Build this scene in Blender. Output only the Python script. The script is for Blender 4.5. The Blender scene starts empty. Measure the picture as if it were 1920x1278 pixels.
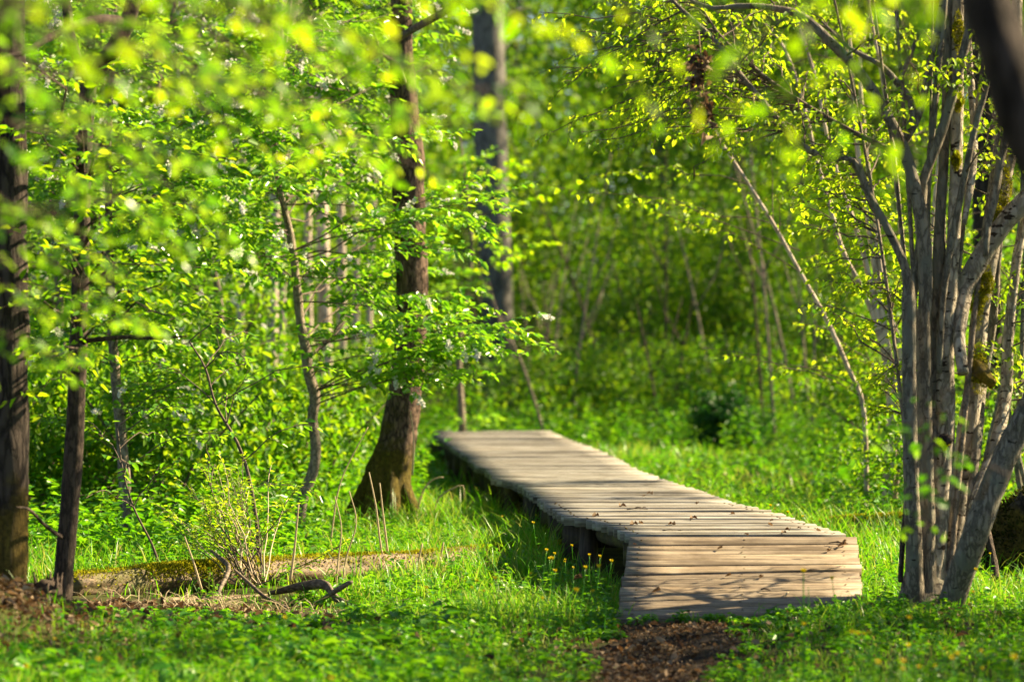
import bpy, math, random
import numpy as np
from mathutils import Vector, noise as mnoise

SC = bpy.context.scene
COL = SC.collection
R = math.radians
# ------------------------------------------------------------------ camera, sky, sun, exposure
F, ZC, HY = 7200.0, 1.45, 611.0          # focal length in photo pixels, eye height, horizon row
cd = bpy.data.cameras.new('camera')
cam = bpy.data.objects.new('camera', cd)
COL.objects.link(cam)
cam.location = (0, 0, ZC)
cam.rotation_euler = (R(90), 0, 0)
cd.lens, cd.sensor_width = 135.0, 36.0
cd.shift_y = -(639 - HY) / 1920.0
cd.clip_start, cd.clip_end = 0.1, 1500
cd.dof.use_dof = True
cd.dof.focus_distance = 21.3
cd.dof.aperture_fstop = 2.7
cd.dof.aperture_blades = 0
SC.camera = cam

SUN_EL, SUN_AZ = 33.0, 68.0              # azimuth clockwise from the view direction (+Y)
w = bpy.data.worlds.new('World')
SC.world = w
w.use_nodes = True
nt = w.node_tree
bg = nt.nodes['Background']
sky = nt.nodes.new('ShaderNodeTexSky')
sky.sky_type = 'NISHITA'
sky.sun_disc = False
sky.sun_elevation = R(SUN_EL)
sky.sun_rotation = R(SUN_AZ)
sky.air_density, sky.dust_density = 0.6, 0.6
nt.links.new(sky.outputs[0], bg.inputs[0])
bg.inputs[1].default_value = 0.05
sl = bpy.data.lights.new('sun', 'SUN')
sun = bpy.data.objects.new('sun', sl)
COL.objects.link(sun)
sl.energy = 5.0
sl.angle = R(0.5)
sl.color = (1.0, 0.84, 0.55)
SDIR = Vector((math.sin(R(SUN_AZ)) * math.cos(R(SUN_EL)), math.cos(R(SUN_AZ)) * math.cos(R(SUN_EL)), math.sin(R(SUN_EL))))
sun.rotation_euler = SDIR.to_track_quat('Z', 'Y').to_euler()
vs = SC.view_settings
vs.view_transform, vs.look = 'Standard', 'None'
vs.gamma, vs.use_curve_mapping = 1.0, False
vs.exposure = 1.93
vs.use_white_balance = True
vs.white_balance_temperature = 7000
vs.white_balance_tint = 10
cy = SC.cycles
cy.max_bounces, cy.diffuse_bounces, cy.glossy_bounces, cy.transmission_bounces, cy.transparent_max_bounces = 4, 3, 2, 4, 4
cy.caustics_reflective = cy.caustics_refractive = False
cy.use_denoising = True
cy.sample_clamp_indirect = 6.0

# ------------------------------------------------------------------ helpers
def P(px, py, d):
    return np.array([(px - 960) * d / F, d, ZC - (py - HY) * d / F])

def hgt(x, y):
    x = np.asarray(x, float); y = np.asarray(y, float)
    h = 0.022 * np.sin(x * 1.7 + y * 0.6) + 0.018 * np.sin(x * 0.8 - y * 1.1 + 2) + 0.010 * np.sin(x * 4.1 + y * 2.7)
    h = h * np.clip((y - 8) / 8, 0.3, 1)
    h = h + 0.30 * np.exp(-((x + 2.75) / 0.62) ** 2 - ((y - 17.3) / 1.5) ** 2)      # litter mound round the two dark trunks
    h = h + 0.16 * np.exp(-((x + 2.35) / 0.5) ** 2 - ((y - 16.6) / 1.2) ** 2)
    h = h - 0.05 * np.exp(-((x - 0.62) / 0.45) ** 2) * np.clip((18.3 - y) / 1.0, 0, 1)   # worn hollow of the path
    h = h + 0.010 * np.clip(y - 50, 0, 400)
    return h

def tag(o, label=None, cat=None, group=None, kind=None):
    if label: o['label'] = label
    if cat: o['category'] = cat
    if group: o['group'] = group
    if kind: o['kind'] = kind
    return o

def empty(name, loc, label, cat, group=None):
    o = bpy.data.objects.new(name, None)
    o.empty_display_size = 0.2
    o.location = tuple(float(v) for v in loc)
    COL.objects.link(o)
    return tag(o, label, cat, group)

def copy_tree(o, parent=None):
    c = o.copy()
    COL.objects.link(c)
    c.parent = parent
    for ch in list(o.children):
        copy_tree(ch, c)
    return c

class MB:
    """collects quads and triangles; build() links them as one mesh object"""
    def __init__(s):
        s.v, s.q, s.t, s.n = [], [], [], 0
    def add(s, v, q=None, t=None):
        v = np.asarray(v, float).reshape(-1, 3)
        s.v.append(v)
        if q is not None and len(q): s.q.append(np.asarray(q, int).reshape(-1, 4) + s.n)
        if t is not None and len(t): s.t.append(np.asarray(t, int).reshape(-1, 3) + s.n)
        s.n += len(v)
    def box(s, c, h, rz=0.0, rx=0.0):
        c = np.asarray(c, float); h = np.asarray(h, float)
        k = np.array([[a, b, d] for a in (-1, 1) for b in (-1, 1) for d in (-1, 1)], float) * h
        ca, sa = math.cos(rx), math.sin(rx)
        k = np.stack([k[:, 0], k[:, 1] * ca - k[:, 2] * sa, k[:, 1] * sa + k[:, 2] * ca], 1)
        ca, sa = math.cos(rz), math.sin(rz)
        k = np.stack([k[:, 0] * ca - k[:, 1] * sa, k[:, 0] * sa + k[:, 1] * ca, k[:, 2]], 1)
        s.add(k + c, [(0, 1, 3, 2), (4, 6, 7, 5), (0, 4, 5, 1), (2, 3, 7, 6), (0, 2, 6, 4), (1, 5, 7, 3)])
    def tube(s, pts, rad, n=6, rough=0.0, freq=3.0, seed=0.0, cap=True):
        pts = np.asarray(pts, float); k = len(pts)
        rad = np.broadcast_to(np.asarray(rad, float), (k,))
        tg = np.gradient(pts, axis=0)
        tg /= np.linalg.norm(tg, axis=1)[:, None] + 1e-9
        a = np.array([1.0, 0, 0]) if abs(tg[0, 0]) < 0.8 else np.array([0, 1.0, 0])
        rings = []
        th = np.arange(n) * 2 * math.pi / n
        for i in range(k):
            a = a - tg[i] * a.dot(tg[i]); a /= np.linalg.norm(a) + 1e-9
            b = np.cross(tg[i], a)
            rr = np.full(n, rad[i])
            if rough:
                for j in range(n):
                    q = Vector((math.cos(th[j]) * 1.2 + seed, math.sin(th[j]) * 1.2, pts[i, 2] * freq + pts[i, 0] * freq * .4))
                    rr[j] *= 1 + rough * mnoise.noise(q) + 0.5 * rough * mnoise.noise(q * 2.7)
            rings.append(pts[i] + (np.cos(th) * rr)[:, None] * a + (np.sin(th) * rr)[:, None] * b)
        v = np.concatenate(rings)
        j = np.arange(n); jn = (j + 1) % n
        q = np.concatenate([np.stack([i * n + j, i * n + jn, (i + 1) * n + jn, (i + 1) * n + j], 1) for i in range(k - 1)])
        t = None
        if cap:
            v = np.concatenate([v, pts[:1], pts[-1:]])
            c0, c1 = k * n, k * n + 1
            t = np.concatenate([np.stack([jn, j, np.full(n, c0)], 1), np.stack([(k - 1) * n + j, (k - 1) * n + jn, np.full(n, c1)], 1)])
        s.add(v, q, t)
    def build(s, name, mat, parent=None, smooth=False, kind=None, label=None):
        v = np.concatenate(s.v)
        q = np.concatenate(s.q) if s.q else np.zeros((0, 4), int)
        t = np.concatenate(s.t) if s.t else np.zeros((0, 3), int)
        org = np.array(parent_world(parent)) if parent else np.zeros(3)
        me = bpy.data.meshes.new(name)
        me.vertices.add(len(v)); me.vertices.foreach_set('co', (v - org).astype(np.float32).ravel())
        idx = np.concatenate([q.ravel(), t.ravel()]).astype(np.int32)
        tot = np.concatenate([np.full(len(q), 4), np.full(len(t), 3)]).astype(np.int32)
        me.loops.add(len(idx)); me.loops.foreach_set('vertex_index', idx)
        me.polygons.add(len(tot))
        me.polygons.foreach_set('loop_start', np.concatenate([[0], np.cumsum(tot)[:-1]]).astype(np.int32))
        me.polygons.foreach_set('loop_total', tot)
        if smooth: me.polygons.foreach_set('use_smooth', np.ones(len(tot), bool))
        me.materials.append(mat)
        me.update(calc_edges=True)
        o = bpy.data.objects.new(name, me)
        COL.objects.link(o)
        if parent: o.parent = parent
        if kind: o['kind'] = kind
        if label: o['label'] = label
        return o

def parent_world(o):
    p = np.zeros(3)
    while o is not None:
        p += np.array(o.location); o = o.parent
    return p

def smooth(pts, rad, step):
    """Catmull-Rom through pts, resampled"""
    pts = np.asarray(pts, float); rad = np.broadcast_to(np.asarray(rad, float), (len(pts),))
    A = np.concatenate([np.column_stack([pts, rad])])
    A = np.concatenate([2 * A[:1] - A[1:2], A, 2 * A[-1:] - A[-2:-1]])
    out = []
    for i in range(1, len(A) - 2):
        p0, p1, p2, p3 = A[i - 1], A[i], A[i + 1], A[i + 2]
        m = max(1, int(np.linalg.norm((p2 - p1)[:3]) / step))
        for u in np.arange(m) / m:
            out.append(.5 * ((2 * p1) + (-p0 + p2) * u + (2 * p0 - 5 * p1 + 4 * p2 - p3) * u * u + (-p0 + 3 * p1 - 3 * p2 + p3) * u ** 3))
    out.append(A[-2])
    out = np.array(out)
    return out[:, :3], np.maximum(out[:, 3], 0.0008)

def unit(a):
    return a / (np.linalg.norm(a, axis=-1, keepdims=True) + 1e-9)

class Leaves:
    def __init__(s): s.a = []
    def add(s, pos, dr, nr, ln):
        s.a.append((pos, dr, nr, ln))
    def mesh(s, wid=0.5, droop=0.15, fold=0.12, mb=None):
        pos = np.concatenate([x[0] for x in s.a]); dr = unit(np.concatenate([x[1] for x in s.a]))
        nr = np.concatenate([x[2] for x in s.a]); ln = np.concatenate([x[3] for x in s.a])[:, None]
        nr = unit(nr - dr * (nr * dr).sum(1, keepdims=True))
        sd = np.cross(dr, nr)
        b = pos; t = pos + dr * ln - nr * ln * droop
        f = nr * ln * fold
        l1 = pos + dr * ln * .28 + sd * ln * wid * .46 + f; r1 = pos + dr * ln * .28 - sd * ln * wid * .46 + f
        l2 = pos + dr * ln * .66 + sd * ln * wid * .40 + f * .6 - nr * ln * droop * .4
        r2 = pos + dr * ln * .66 - sd * ln * wid * .40 + f * .6 - nr * ln * droop * .4
        v = np.stack([b, l1, l2, t, r2, r1], 1).reshape(-1, 3)
        n = len(pos); o = (np.arange(n) * 6)[:, None]
        q = np.concatenate([o + np.array([[0, 1, 2, 3]]), o + np.array([[0, 3, 4, 5]])])
        mb = mb or MB()
        mb.add(v, q)
        return mb

def spray(rng, W, L, p0, p1, r0, ntw=10, twl=0.35, ll=0.07, lpt=7, t0=0.25, arch=0.12, droop=0.25, spread=1.0, B=None, pb=0.0):
    """one branch from p0 to p1 with side twigs and leaves; wood into W, leaves into L, blossom anchors into B"""
    p0 = np.asarray(p0, float); p1 = np.asarray(p1, float)
    d = p1 - p0; ln = np.linalg.norm(d)
    k = 7
    u = np.linspace(0, 1, k)[:, None]
    pts = p0 + d * u + np.array([0, 0, 1.0]) * (arch * ln * 4 * u * (1 - u))
    wob = rng.normal(0, 0.022 * ln, (k, 3)) * np.sin(u * math.pi) ; pts = pts + wob
    W.tube(pts, np.linspace(r0, max(0.0018, r0 * .22), k), 5, cap=False)
    for i in range(ntw):
        t = t0 + (1 - t0) * (i + rng.random() * .7) / ntw
        t = min(t, 0.999); j = int(t * (k - 1)); f = t * (k - 1) - j
        q = pts[j] * (1 - f) + pts[j + 1] * f
        tg = unit(pts[j + 1] - pts[j])
        sd = unit(np.cross(tg, np.array([0, 0, 1.0])))
        s = 1 if i % 2 else -1
        an = rng.uniform(.5, 1.1) if i < ntw - 1 else 0.1
        td = unit(tg * math.cos(an) + sd * s * math.sin(an) * spread + np.array([0, 0, rng.normal(.05, .28)]))
        tl = twl * rng.uniform(.55, 1.15) * (1.15 - .5 * t)
        m = 4
        uu = np.linspace(0, 1, m)[:, None]
        tw = q + td * tl * uu + np.array([0, 0, -1.0]) * (droop * tl * uu * uu * .5)
        W.tube(tw, np.linspace(max(.0022, r0 * .2), .0012, m), 3, cap=False)
        n = max(2, int(lpt * rng.uniform(.7, 1.3)))
        lt = np.linspace(.12, 1.0, n)
        jj = np.minimum((lt * (m - 1)).astype(int), m - 2); ff = (lt * (m - 1) - jj)[:, None]
        lp = tw[jj] * (1 - ff) + tw[jj + 1] * ff
        ts = unit(np.cross(td, np.array([0, 0, 1.0])))
        sg = np.where(np.arange(n) % 2, 1, -1)[:, None]
        dr = td * rng.uniform(.4, .9, (n, 1)) + ts * sg * rng.uniform(.5, 1, (n, 1)) + np.array([0, 0, -droop]) + rng.normal(0, .28, (n, 3))
        nr = np.array([0, 0, 1.0]) + rng.normal(0, .42, (n, 3))
        L.add(lp, dr, nr, ll * rng.uniform(.55, 1.15, n))
        if B is not None and rng.random() < pb * (.5 + .5 * q[2]):
            B.append((tw[-1], td))

def racemes(rng, anchors, ln=0.10):
    """hanging spikes of small five-petalled white flowers"""
    L = Leaves(); W = MB()
    for q, d in anchors:
        dr = unit(np.asarray(d) * .6 + np.array([0, 0, rng.uniform(-.9, .3)]))
        n = 44
        u = rng.random(n)[:, None]
        pos = q + dr * ln * rng.uniform(.7, 1.3) * u + rng.normal(0, .011, (n, 3)) * (1.15 - u)
        L.add(pos, rng.normal(0, 1, (n, 3)), rng.normal(0, 1, (n, 3)) + np.array([0, -.4, .6]), np.full(n, .019))
    return L.mesh(wid=1.0, droop=.1, fold=.2)

# ------------------------------------------------------------------ materials
def newmat(name):
    m = bpy.data.materials.new(name); m.use_nodes = True
    n = m.node_tree; n.nodes.clear()
    out = n.nodes.new('ShaderNodeOutputMaterial')
    return m, n, out
def N(n, t, **kw):
    x = n.nodes.new(t)
    for k, v in kw.items(): setattr(x, k, v)
    return x
def ramp(n, fac, stops):
    r = N(n, 'ShaderNodeValToRGB')
    e = r.color_ramp.elements
    while len(e) < len(stops): e.new(.5)
    for el, (p, c) in zip(e, stops):
        el.position = p; el.color = (*c, 1) if len(c) == 3 else c
    n.links.new(fac, r.inputs[0])
    return r.outputs[0]
def mixc(n, fac, a, b, bt='MIX'):
    x = N(n, 'ShaderNodeMix', data_type='RGBA', blend_type=bt)
    for i, s in ((0, fac), (6, a), (7, b)):
        if isinstance(s, (int, float)): x.inputs[i].default_value = s
        elif isinstance(s, tuple): x.inputs[i].default_value = (*s, 1)
        else: n.links.new(s, x.inputs[i])
    return x.outputs[2]

def leaf_mat(name, cols, tcols, tr=0.5, rough=.45, spec=.35):
    m, n, out = newmat(name)
    g = N(n, 'ShaderNodeNewGeometry')
    oi = N(n, 'ShaderNodeObjectInfo')
    k = len(cols) - 1
    c = ramp(n, g.outputs['Random Per Island'], [(i / k, x) for i, x in enumerate(cols)])
    t = ramp(n, g.outputs['Random Per Island'], [(i / k, x) for i, x in enumerate(tcols)])
    b = N(n, 'ShaderNodeBsdfPrincipled')
    n.links.new(c, b.inputs['Base Color'])
    b.inputs['Roughness'].default_value = rough
    b.inputs['Specular IOR Level'].default_value = spec
    tb = N(n, 'ShaderNodeBsdfTranslucent')
    n.links.new(t, tb.inputs[0])
    mx = N(n, 'ShaderNodeMixShader'); mx.inputs[0].default_value = tr
    n.links.new(b.outputs[0], mx.inputs[1]); n.links.new(tb.outputs[0], mx.inputs[2])
    n.links.new(mx.outputs[0], out.inputs[0])
    return m

def bark_mat(name, dark, light, scale=9.0, stretch=.22, bump=.6, moss=None, mossh=0.0, mosss=0.4, mossamt=0.0, spots=None, spot_t=.62, lichen=None):
    m, n, out = newmat(name)
    tc = N(n, 'ShaderNodeTexCoord')
    mp = N(n, 'ShaderNodeMapping'); mp.inputs['Scale'].default_value = (1, 1, stretch)
    n.links.new(tc.outputs['Object'], mp.inputs[0])
    no = N(n, 'ShaderNodeTexNoise'); no.inputs['Scale'].default_value = scale * 1.5; no.inputs['Detail'].default_value = 8; no.inputs['Roughness'].default_value = .65
    n.links.new(mp.outputs[0], no.inputs[0])
    vo = N(n, 'ShaderNodeTexVoronoi', feature='DISTANCE_TO_EDGE'); vo.inputs['Scale'].default_value = scale * 2.6
    dm = N(n, 'ShaderNodeVectorMath', operation='ADD')
    n.links.new(mp.outputs[0], dm.inputs[0])
    sc = N(n, 'ShaderNodeVectorMath', operation='SCALE'); sc.inputs['Scale'].default_value = .10
    n.links.new(no.outputs['Color'], sc.inputs[0]); n.links.new(sc.outputs[0], dm.inputs[1])
    n.links.new(dm.outputs[0], vo.inputs[0])
    crack = N(n, 'ShaderNodeMapRange'); crack.inputs[2].default_value = .22
    n.links.new(vo.outputs['Distance'], crack.inputs[0])
    hm = N(n, 'ShaderNodeMath', operation='MULTIPLY_ADD')
    n.links.new(no.outputs[0], hm.inputs[0]); hm.inputs[1].default_value = 1.1
    hs = N(n, 'ShaderNodeMath', operation='MULTIPLY'); hs.inputs[1].default_value = .55
    n.links.new(crack.outputs[0], hs.inputs[0]); n.links.new(hs.outputs[0], hm.inputs[2])
    col = ramp(n, hm.outputs[0], [(.35, dark), (.8, tuple((a + b) / 2 for a, b in zip(dark, light))), (1.15 / 1.3, light)])
    n2 = N(n, 'ShaderNodeTexNoise'); n2.inputs['Scale'].default_value = 7; n2.inputs['Detail'].default_value = 5
    n.links.new(tc.outputs['Object'], n2.inputs[0])
    if lichen:
        f = ramp(n, n2.outputs[0], [(.52, (0, 0, 0)), (.60, (1, 1, 1))])
        col = mixc(n, f, col, lichen)
    if spots:
        n3 = N(n, 'ShaderNodeTexNoise'); n3.inputs['Scale'].default_value = 26; n3.inputs['Detail'].default_value = 3
        mp3 = N(n, 'ShaderNodeMapping'); mp3.inputs['Scale'].default_value = (.6, .6, 1.5)
        n.links.new(tc.outputs['Object'], mp3.inputs[0]); n.links.new(mp3.outputs[0], n3.inputs[0])
        f = ramp(n, n3.outputs[0], [(spot_t, (0, 0, 0)), (spot_t + .04, (1, 1, 1))])
        col = mixc(n, f, col, spots)
    if moss:
        sx = N(n, 'ShaderNodeSeparateXYZ'); n.links.new(tc.outputs['Object'], sx.inputs[0])
        a = N(n, 'ShaderNodeMapRange'); a.inputs[1].default_value = mossh; a.inputs[2].default_value = mossh - mosss
        a.inputs[3].default_value = -.25 + mossamt; a.inputs[4].default_value = .45 + mossamt
        n.links.new(sx.outputs[2], a.inputs[0])
        b_ = N(n, 'ShaderNodeMath', operation='ADD'); n.links.new(a.outputs[0], b_.inputs[0]); n.links.new(n2.outputs[0], b_.inputs[1])
        f = ramp(n, b_.outputs[0], [(.55, (0, 0, 0)), (.72, (1, 1, 1))])
        n4 = N(n, 'ShaderNodeTexNoise'); n4.inputs['Scale'].default_value = 60
        n.links.new(tc.outputs['Object'], n4.inputs[0])
        mc = ramp(n, n4.outputs[0], [(.3, tuple(v * .45 for v in moss)), (.7, moss)])
        col = mixc(n, f, col, mc)
    b = N(n, 'ShaderNodeBsdfPrincipled'); b.inputs['Roughness'].default_value = .85; b.inputs['Specular IOR Level'].default_value = .2
    n.links.new(col, b.inputs['Base Color'])
    bp = N(n, 'ShaderNodeBump'); bp.inputs['Strength'].default_value = bump; bp.inputs['Distance'].default_value = .02
    n.links.new(hm.outputs[0], bp.inputs['Height']); n.links.new(bp.outputs[0], b.inputs['Normal'])
    n.links.new(b.outputs[0], out.inputs[0])
    return m

def wood_mat(name, tones, grain=(.10, .075, .05), axis='X', bump=.35, moss=0.0):
    m, n, out = newmat(name)
    g = N(n, 'ShaderNodeNewGeometry'); tc = N(n, 'ShaderNodeTexCoord')
    k = len(tones) - 1
    base = ramp(n, g.outputs['Random Per Island'], [(i / k, c) for i, c in enumerate(tones)])
    rm = N(n, 'ShaderNodeMath', operation='MULTIPLY'); rm.inputs[1].default_value = 37.0
    n.links.new(g.outputs['Random Per Island'], rm.inputs[0])
    cx = N(n, 'ShaderNodeCombineXYZ'); n.links.new(rm.outputs[0], cx.inputs[2 if axis == 'X' else 0])
    ad = N(n, 'ShaderNodeVectorMath', operation='ADD'); n.links.new(tc.outputs['Object'], ad.inputs[0]); n.links.new(cx.outputs[0], ad.inputs[1])
    mp = N(n, 'ShaderNodeMapping'); mp.inputs['Scale'].default_value = (1.3, 34, 34) if axis == 'X' else (34, 34, 1.3)
    n.links.new(ad.outputs[0], mp.inputs[0])
    no = N(n, 'ShaderNodeTexNoise'); no.inputs['Scale'].default_value = 1.6; no.inputs['Detail'].default_value = 7; no.inputs['Roughness'].default_value = .6
    no.inputs['Distortion'].default_value = .35
    n.links.new(mp.outputs[0], no.inputs[0])
    f = ramp(n, no.outputs[0], [(.42, (1, 1, 1)), (.62, (0, 0, 0))])
    fm = N(n, 'ShaderNodeMath', operation='MULTIPLY'); fm.inputs[1].default_value = .78
    n.links.new(f, fm.inputs[0])
    col = mixc(n, fm.outputs[0], base, grain)
    n2 = N(n, 'ShaderNodeTexNoise'); n2.inputs['Scale'].default_value = 2.6; n2.inputs['Detail'].default_value = 6; n2.inputs['Roughness'].default_value = .7
    n.links.new(ad.outputs[0], n2.inputs[0])
    st = ramp(n, n2.outputs[0], [(.42, (1, 1, 1)), (.60, (.42, .36, .28))])
    col = mixc(n, .75, col, st, 'MULTIPLY')
    # dark knots and nail marks
    vo = N(n, 'ShaderNodeTexVoronoi'); vo.inputs['Scale'].default_value = 3.2
    mpv = N(n, 'ShaderNodeMapping'); mpv.inputs['Scale'].default_value = (.55, 1.6, 1.6) if axis == 'X' else (1.6, 1.6, .55)
    n.links.new(ad.outputs[0], mpv.inputs[0]); n.links.new(mpv.outputs[0], vo.inputs[0])
    kf = ramp(n, vo.outputs['Distance'], [(.035, (1, 1, 1)), (.075, (0, 0, 0))])
    col = mixc(n, kf, col, (.05, .035, .025))
    if moss:
        mf = ramp(n, n2.outputs[0], [(.57 - moss * .2, (0, 0, 0)), (.68 - moss * .1, (1, 1, 1))])
        col = mixc(n, mf, col, (.12, .11, .03))
    b = N(n, 'ShaderNodeBsdfPrincipled'); b.inputs['Roughness'].default_value = .72; b.inputs['Specular IOR Level'].default_value = .35
    n.links.new(col, b.inputs['Base Color'])
    bp = N(n, 'ShaderNodeBump'); bp.inputs['Strength'].default_value = bump; bp.inputs['Distance'].default_value = .008
    n.links.new(no.outputs[0], bp.inputs['Height']); n.links.new(bp.outputs[0], b.inputs['Normal'])
    n.links.new(b.outputs[0], out.inputs[0])
    return m

def soil_mat(name, stops, scale=6.0, bump=.5):
    m, n, out = newmat(name)
    tc = N(n, 'ShaderNodeTexCoord')
    no = N(n, 'ShaderNodeTexNoise'); no.inputs['Scale'].default_value = scale; no.inputs['Detail'].default_value = 10; no.inputs['Roughness'].default_value = .7
    n.links.new(tc.outputs['Object'], no.inputs[0])
    col = ramp(n, no.outputs[0], stops)
    b = N(n, 'ShaderNodeBsdfPrincipled'); b.inputs['Roughness'].default_value = .95; b.inputs['Specular IOR Level'].default_value = .1
    n.links.new(col, b.inputs['Base Color'])
    bp = N(n, 'ShaderNodeBump'); bp.inputs['Strength'].default_value = bump; bp.inputs['Distance'].default_value = .05
    n.links.new(no.outputs[0], bp.inputs['Height']); n.links.new(bp.outputs[0], b.inputs['Normal'])
    n.links.new(b.outputs[0], out.inputs[0])
    return m

def plain_mat(name, c, rough=.6, tr=0.0):
    m, n, out = newmat(name)
    g = N(n, 'ShaderNodeNewGeometry')
    col = ramp(n, g.outputs['Random Per Island'], [(0, tuple(v * .7 for v in c)), (1, c)])
    b = N(n, 'ShaderNodeBsdfPrincipled'); b.inputs['Roughness'].default_value = rough; b.inputs['Specular IOR Level'].default_value = .3
    n.links.new(col, b.inputs['Base Color'])
    if tr:
        tb = N(n, 'ShaderNodeBsdfTranslucent'); n.links.new(col, tb.inputs[0])
        mx = N(n, 'ShaderNodeMixShader'); mx.inputs[0].default_value = tr
        n.links.new(b.outputs[0], mx.inputs[1]); n.links.new(tb.outputs[0], mx.inputs[2]); n.links.new(mx.outputs[0], out.inputs[0])
    else:
        n.links.new(b.outputs[0], out.inputs[0])
    return m

M = {}
M['cherry_leaf'] = leaf_mat('cherry_leaf', [(.05, .20, .012), (.10, .30, .018), (.16, .36, .03)], [(.16, .46, .012), (.30, .62, .02), (.44, .68, .03)], .47, .30, .8)
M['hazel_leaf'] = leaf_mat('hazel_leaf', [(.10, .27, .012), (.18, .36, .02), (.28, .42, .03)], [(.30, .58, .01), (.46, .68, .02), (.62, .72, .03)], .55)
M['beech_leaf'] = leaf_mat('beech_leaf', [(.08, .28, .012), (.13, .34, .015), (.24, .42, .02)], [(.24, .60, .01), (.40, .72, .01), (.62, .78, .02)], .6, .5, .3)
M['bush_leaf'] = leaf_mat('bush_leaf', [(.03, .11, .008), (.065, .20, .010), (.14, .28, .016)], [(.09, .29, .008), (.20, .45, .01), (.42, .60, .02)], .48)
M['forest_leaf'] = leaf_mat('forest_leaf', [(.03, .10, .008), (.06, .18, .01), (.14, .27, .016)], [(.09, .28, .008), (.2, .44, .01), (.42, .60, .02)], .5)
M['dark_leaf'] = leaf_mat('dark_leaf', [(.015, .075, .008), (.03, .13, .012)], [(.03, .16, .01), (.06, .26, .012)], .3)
M['grass'] = leaf_mat('grass', [(.04, .19, .008), (.07, .28, .012), (.13, .32, .016), (.30, .30, .08)], [(.12, .44, .008), (.2, .58, .01), (.36, .62, .02), (.45, .42, .1)], .45, .4, .4)
M['herb'] = leaf_mat('herb', [(.03, .16, .012), (.06, .24, .014), (.11, .29, .02)], [(.10, .36, .008), (.18, .50, .01), (.30, .56, .02)], .45, .4, .45)
M['bark_dark'] = bark_mat('bark_dark', (.011, .008, .007), (.07, .053, .044), 10, .2, .9, (.15, .105, .02), 0.80, .7, .0)
M['bark_brown'] = bark_mat('bark_brown', (.022, .014, .010), (.19, .125, .088), 11, .28, 1.0, (.16, .12, .015), 1.0, .9, .05)
M['bark_thin'] = bark_mat('bark_thin', (.018, .013, .010), (.10, .072, .056), 14, .25, .5)
M['bark_twig'] = bark_mat('bark_twig', (.04, .03, .024), (.17, .13, .10), 20, .4, .3)
M['bark_cherry'] = bark_mat('bark_cherry', (.10, .08, .06), (.32, .26, .20), 14, .5, .5)
M['bark_hazel'] = bark_mat('bark_hazel', (.085, .072, .055), (.28, .24, .185), 12, .3, .7, (.24, .19, .02), .3, .5, -.08, (.04, .03, .025), .66, (.22, .21, .165))
M['bark_pale'] = bark_mat('bark_pale', (.18, .15, .115), (.52, .455, .36), 10, .45, .8, (.30, .22, .02), .3, .5, -.08, (.05, .035, .025), .61, (.38, .33, .26))
M['bark_moss'] = bark_mat('bark_moss', (.12, .09, .06), (.38, .32, .25), 9, .5, .7, (.26, .19, .015), 9, .5, .0, (.06, .03, .02), .62)
M['bark_white'] = bark_mat('bark_white', (.26, .20, .16), (.56, .46, .38), 4, .5, .2)
M['bark_grey'] = bark_mat('bark_grey', (.06, .056, .052), (.20, .19, .175), 6, .2, .4)
M['moss'] = leaf_mat('moss', [(.10, .11, .008), (.27, .27, .014), (.42, .41, .03)], [(.20, .20, .01), (.42, .41, .014), (.56, .54, .03)], .3, .8, .1)
M['moss_dark'] = leaf_mat('moss_dark', [(.02, .018, .006), (.05, .05, .01)], [(.04, .04, .008), (.08, .08, .01)], .25, .8, .1)
M['log_wood'] = wood_mat('log_wood', [(.28, .195, .12), (.40, .29, .185)], (.035, .02, .012), 'X', 1.0, .2)
M['plank'] = wood_mat('plank', [(.38, .37, .34), (.52, .50, .455), (.24, .235, .22), (.50, .475, .425), (.42, .41, .375), (.35, .345, .325), (.47, .455, .415)], (.10, .085, .066))
M['ramp_plank'] = wood_mat('ramp_plank', [(.34, .265, .185), (.45, .36, .255), (.25, .20, .145), (.41, .325, .23), (.30, .25, .19)], (.11, .08, .055))
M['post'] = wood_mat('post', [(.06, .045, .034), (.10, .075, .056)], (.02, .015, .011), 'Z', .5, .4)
M['dead_wood'] = wood_mat('dead_wood', [(.16, .115, .08), (.30, .23, .17)], (.04, .028, .02), 'X', .7)
M['pale_stick'] = plain_mat('pale_stick', (.62, .50, .36), .7)
M['straw'] = plain_mat('straw', (.66, .54, .34), .6, .3)
M['dead_leaf'] = leaf_mat('dead_leaf', [(.05, .030, .018), (.10, .06, .034), (.20, .135, .08), (.36, .27, .17)], [(.1, .05, .02), (.2, .1, .04), (.34, .2, .1), (.4, .28, .16)], .2, .7, .2)
M['petal'] = plain_mat('petal', (.95, .74, .02), .35, .25)
M['white_petal'] = plain_mat('white_petal', (.88, .88, .82), .5, .35)
M['soil'] = soil_mat('soil', [(.35, (.020, .018, .008)), (.5, (.045, .05, .014)), (.7, (.085, .10, .02))], 3.0)
M['path_soil'] = soil_mat('path_soil', [(.32, (.016, .012, .008)), (.5, (.042, .031, .021)), (.62, (.085, .064, .042)), (.75, (.16, .12, .08))], 14, .8)

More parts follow.
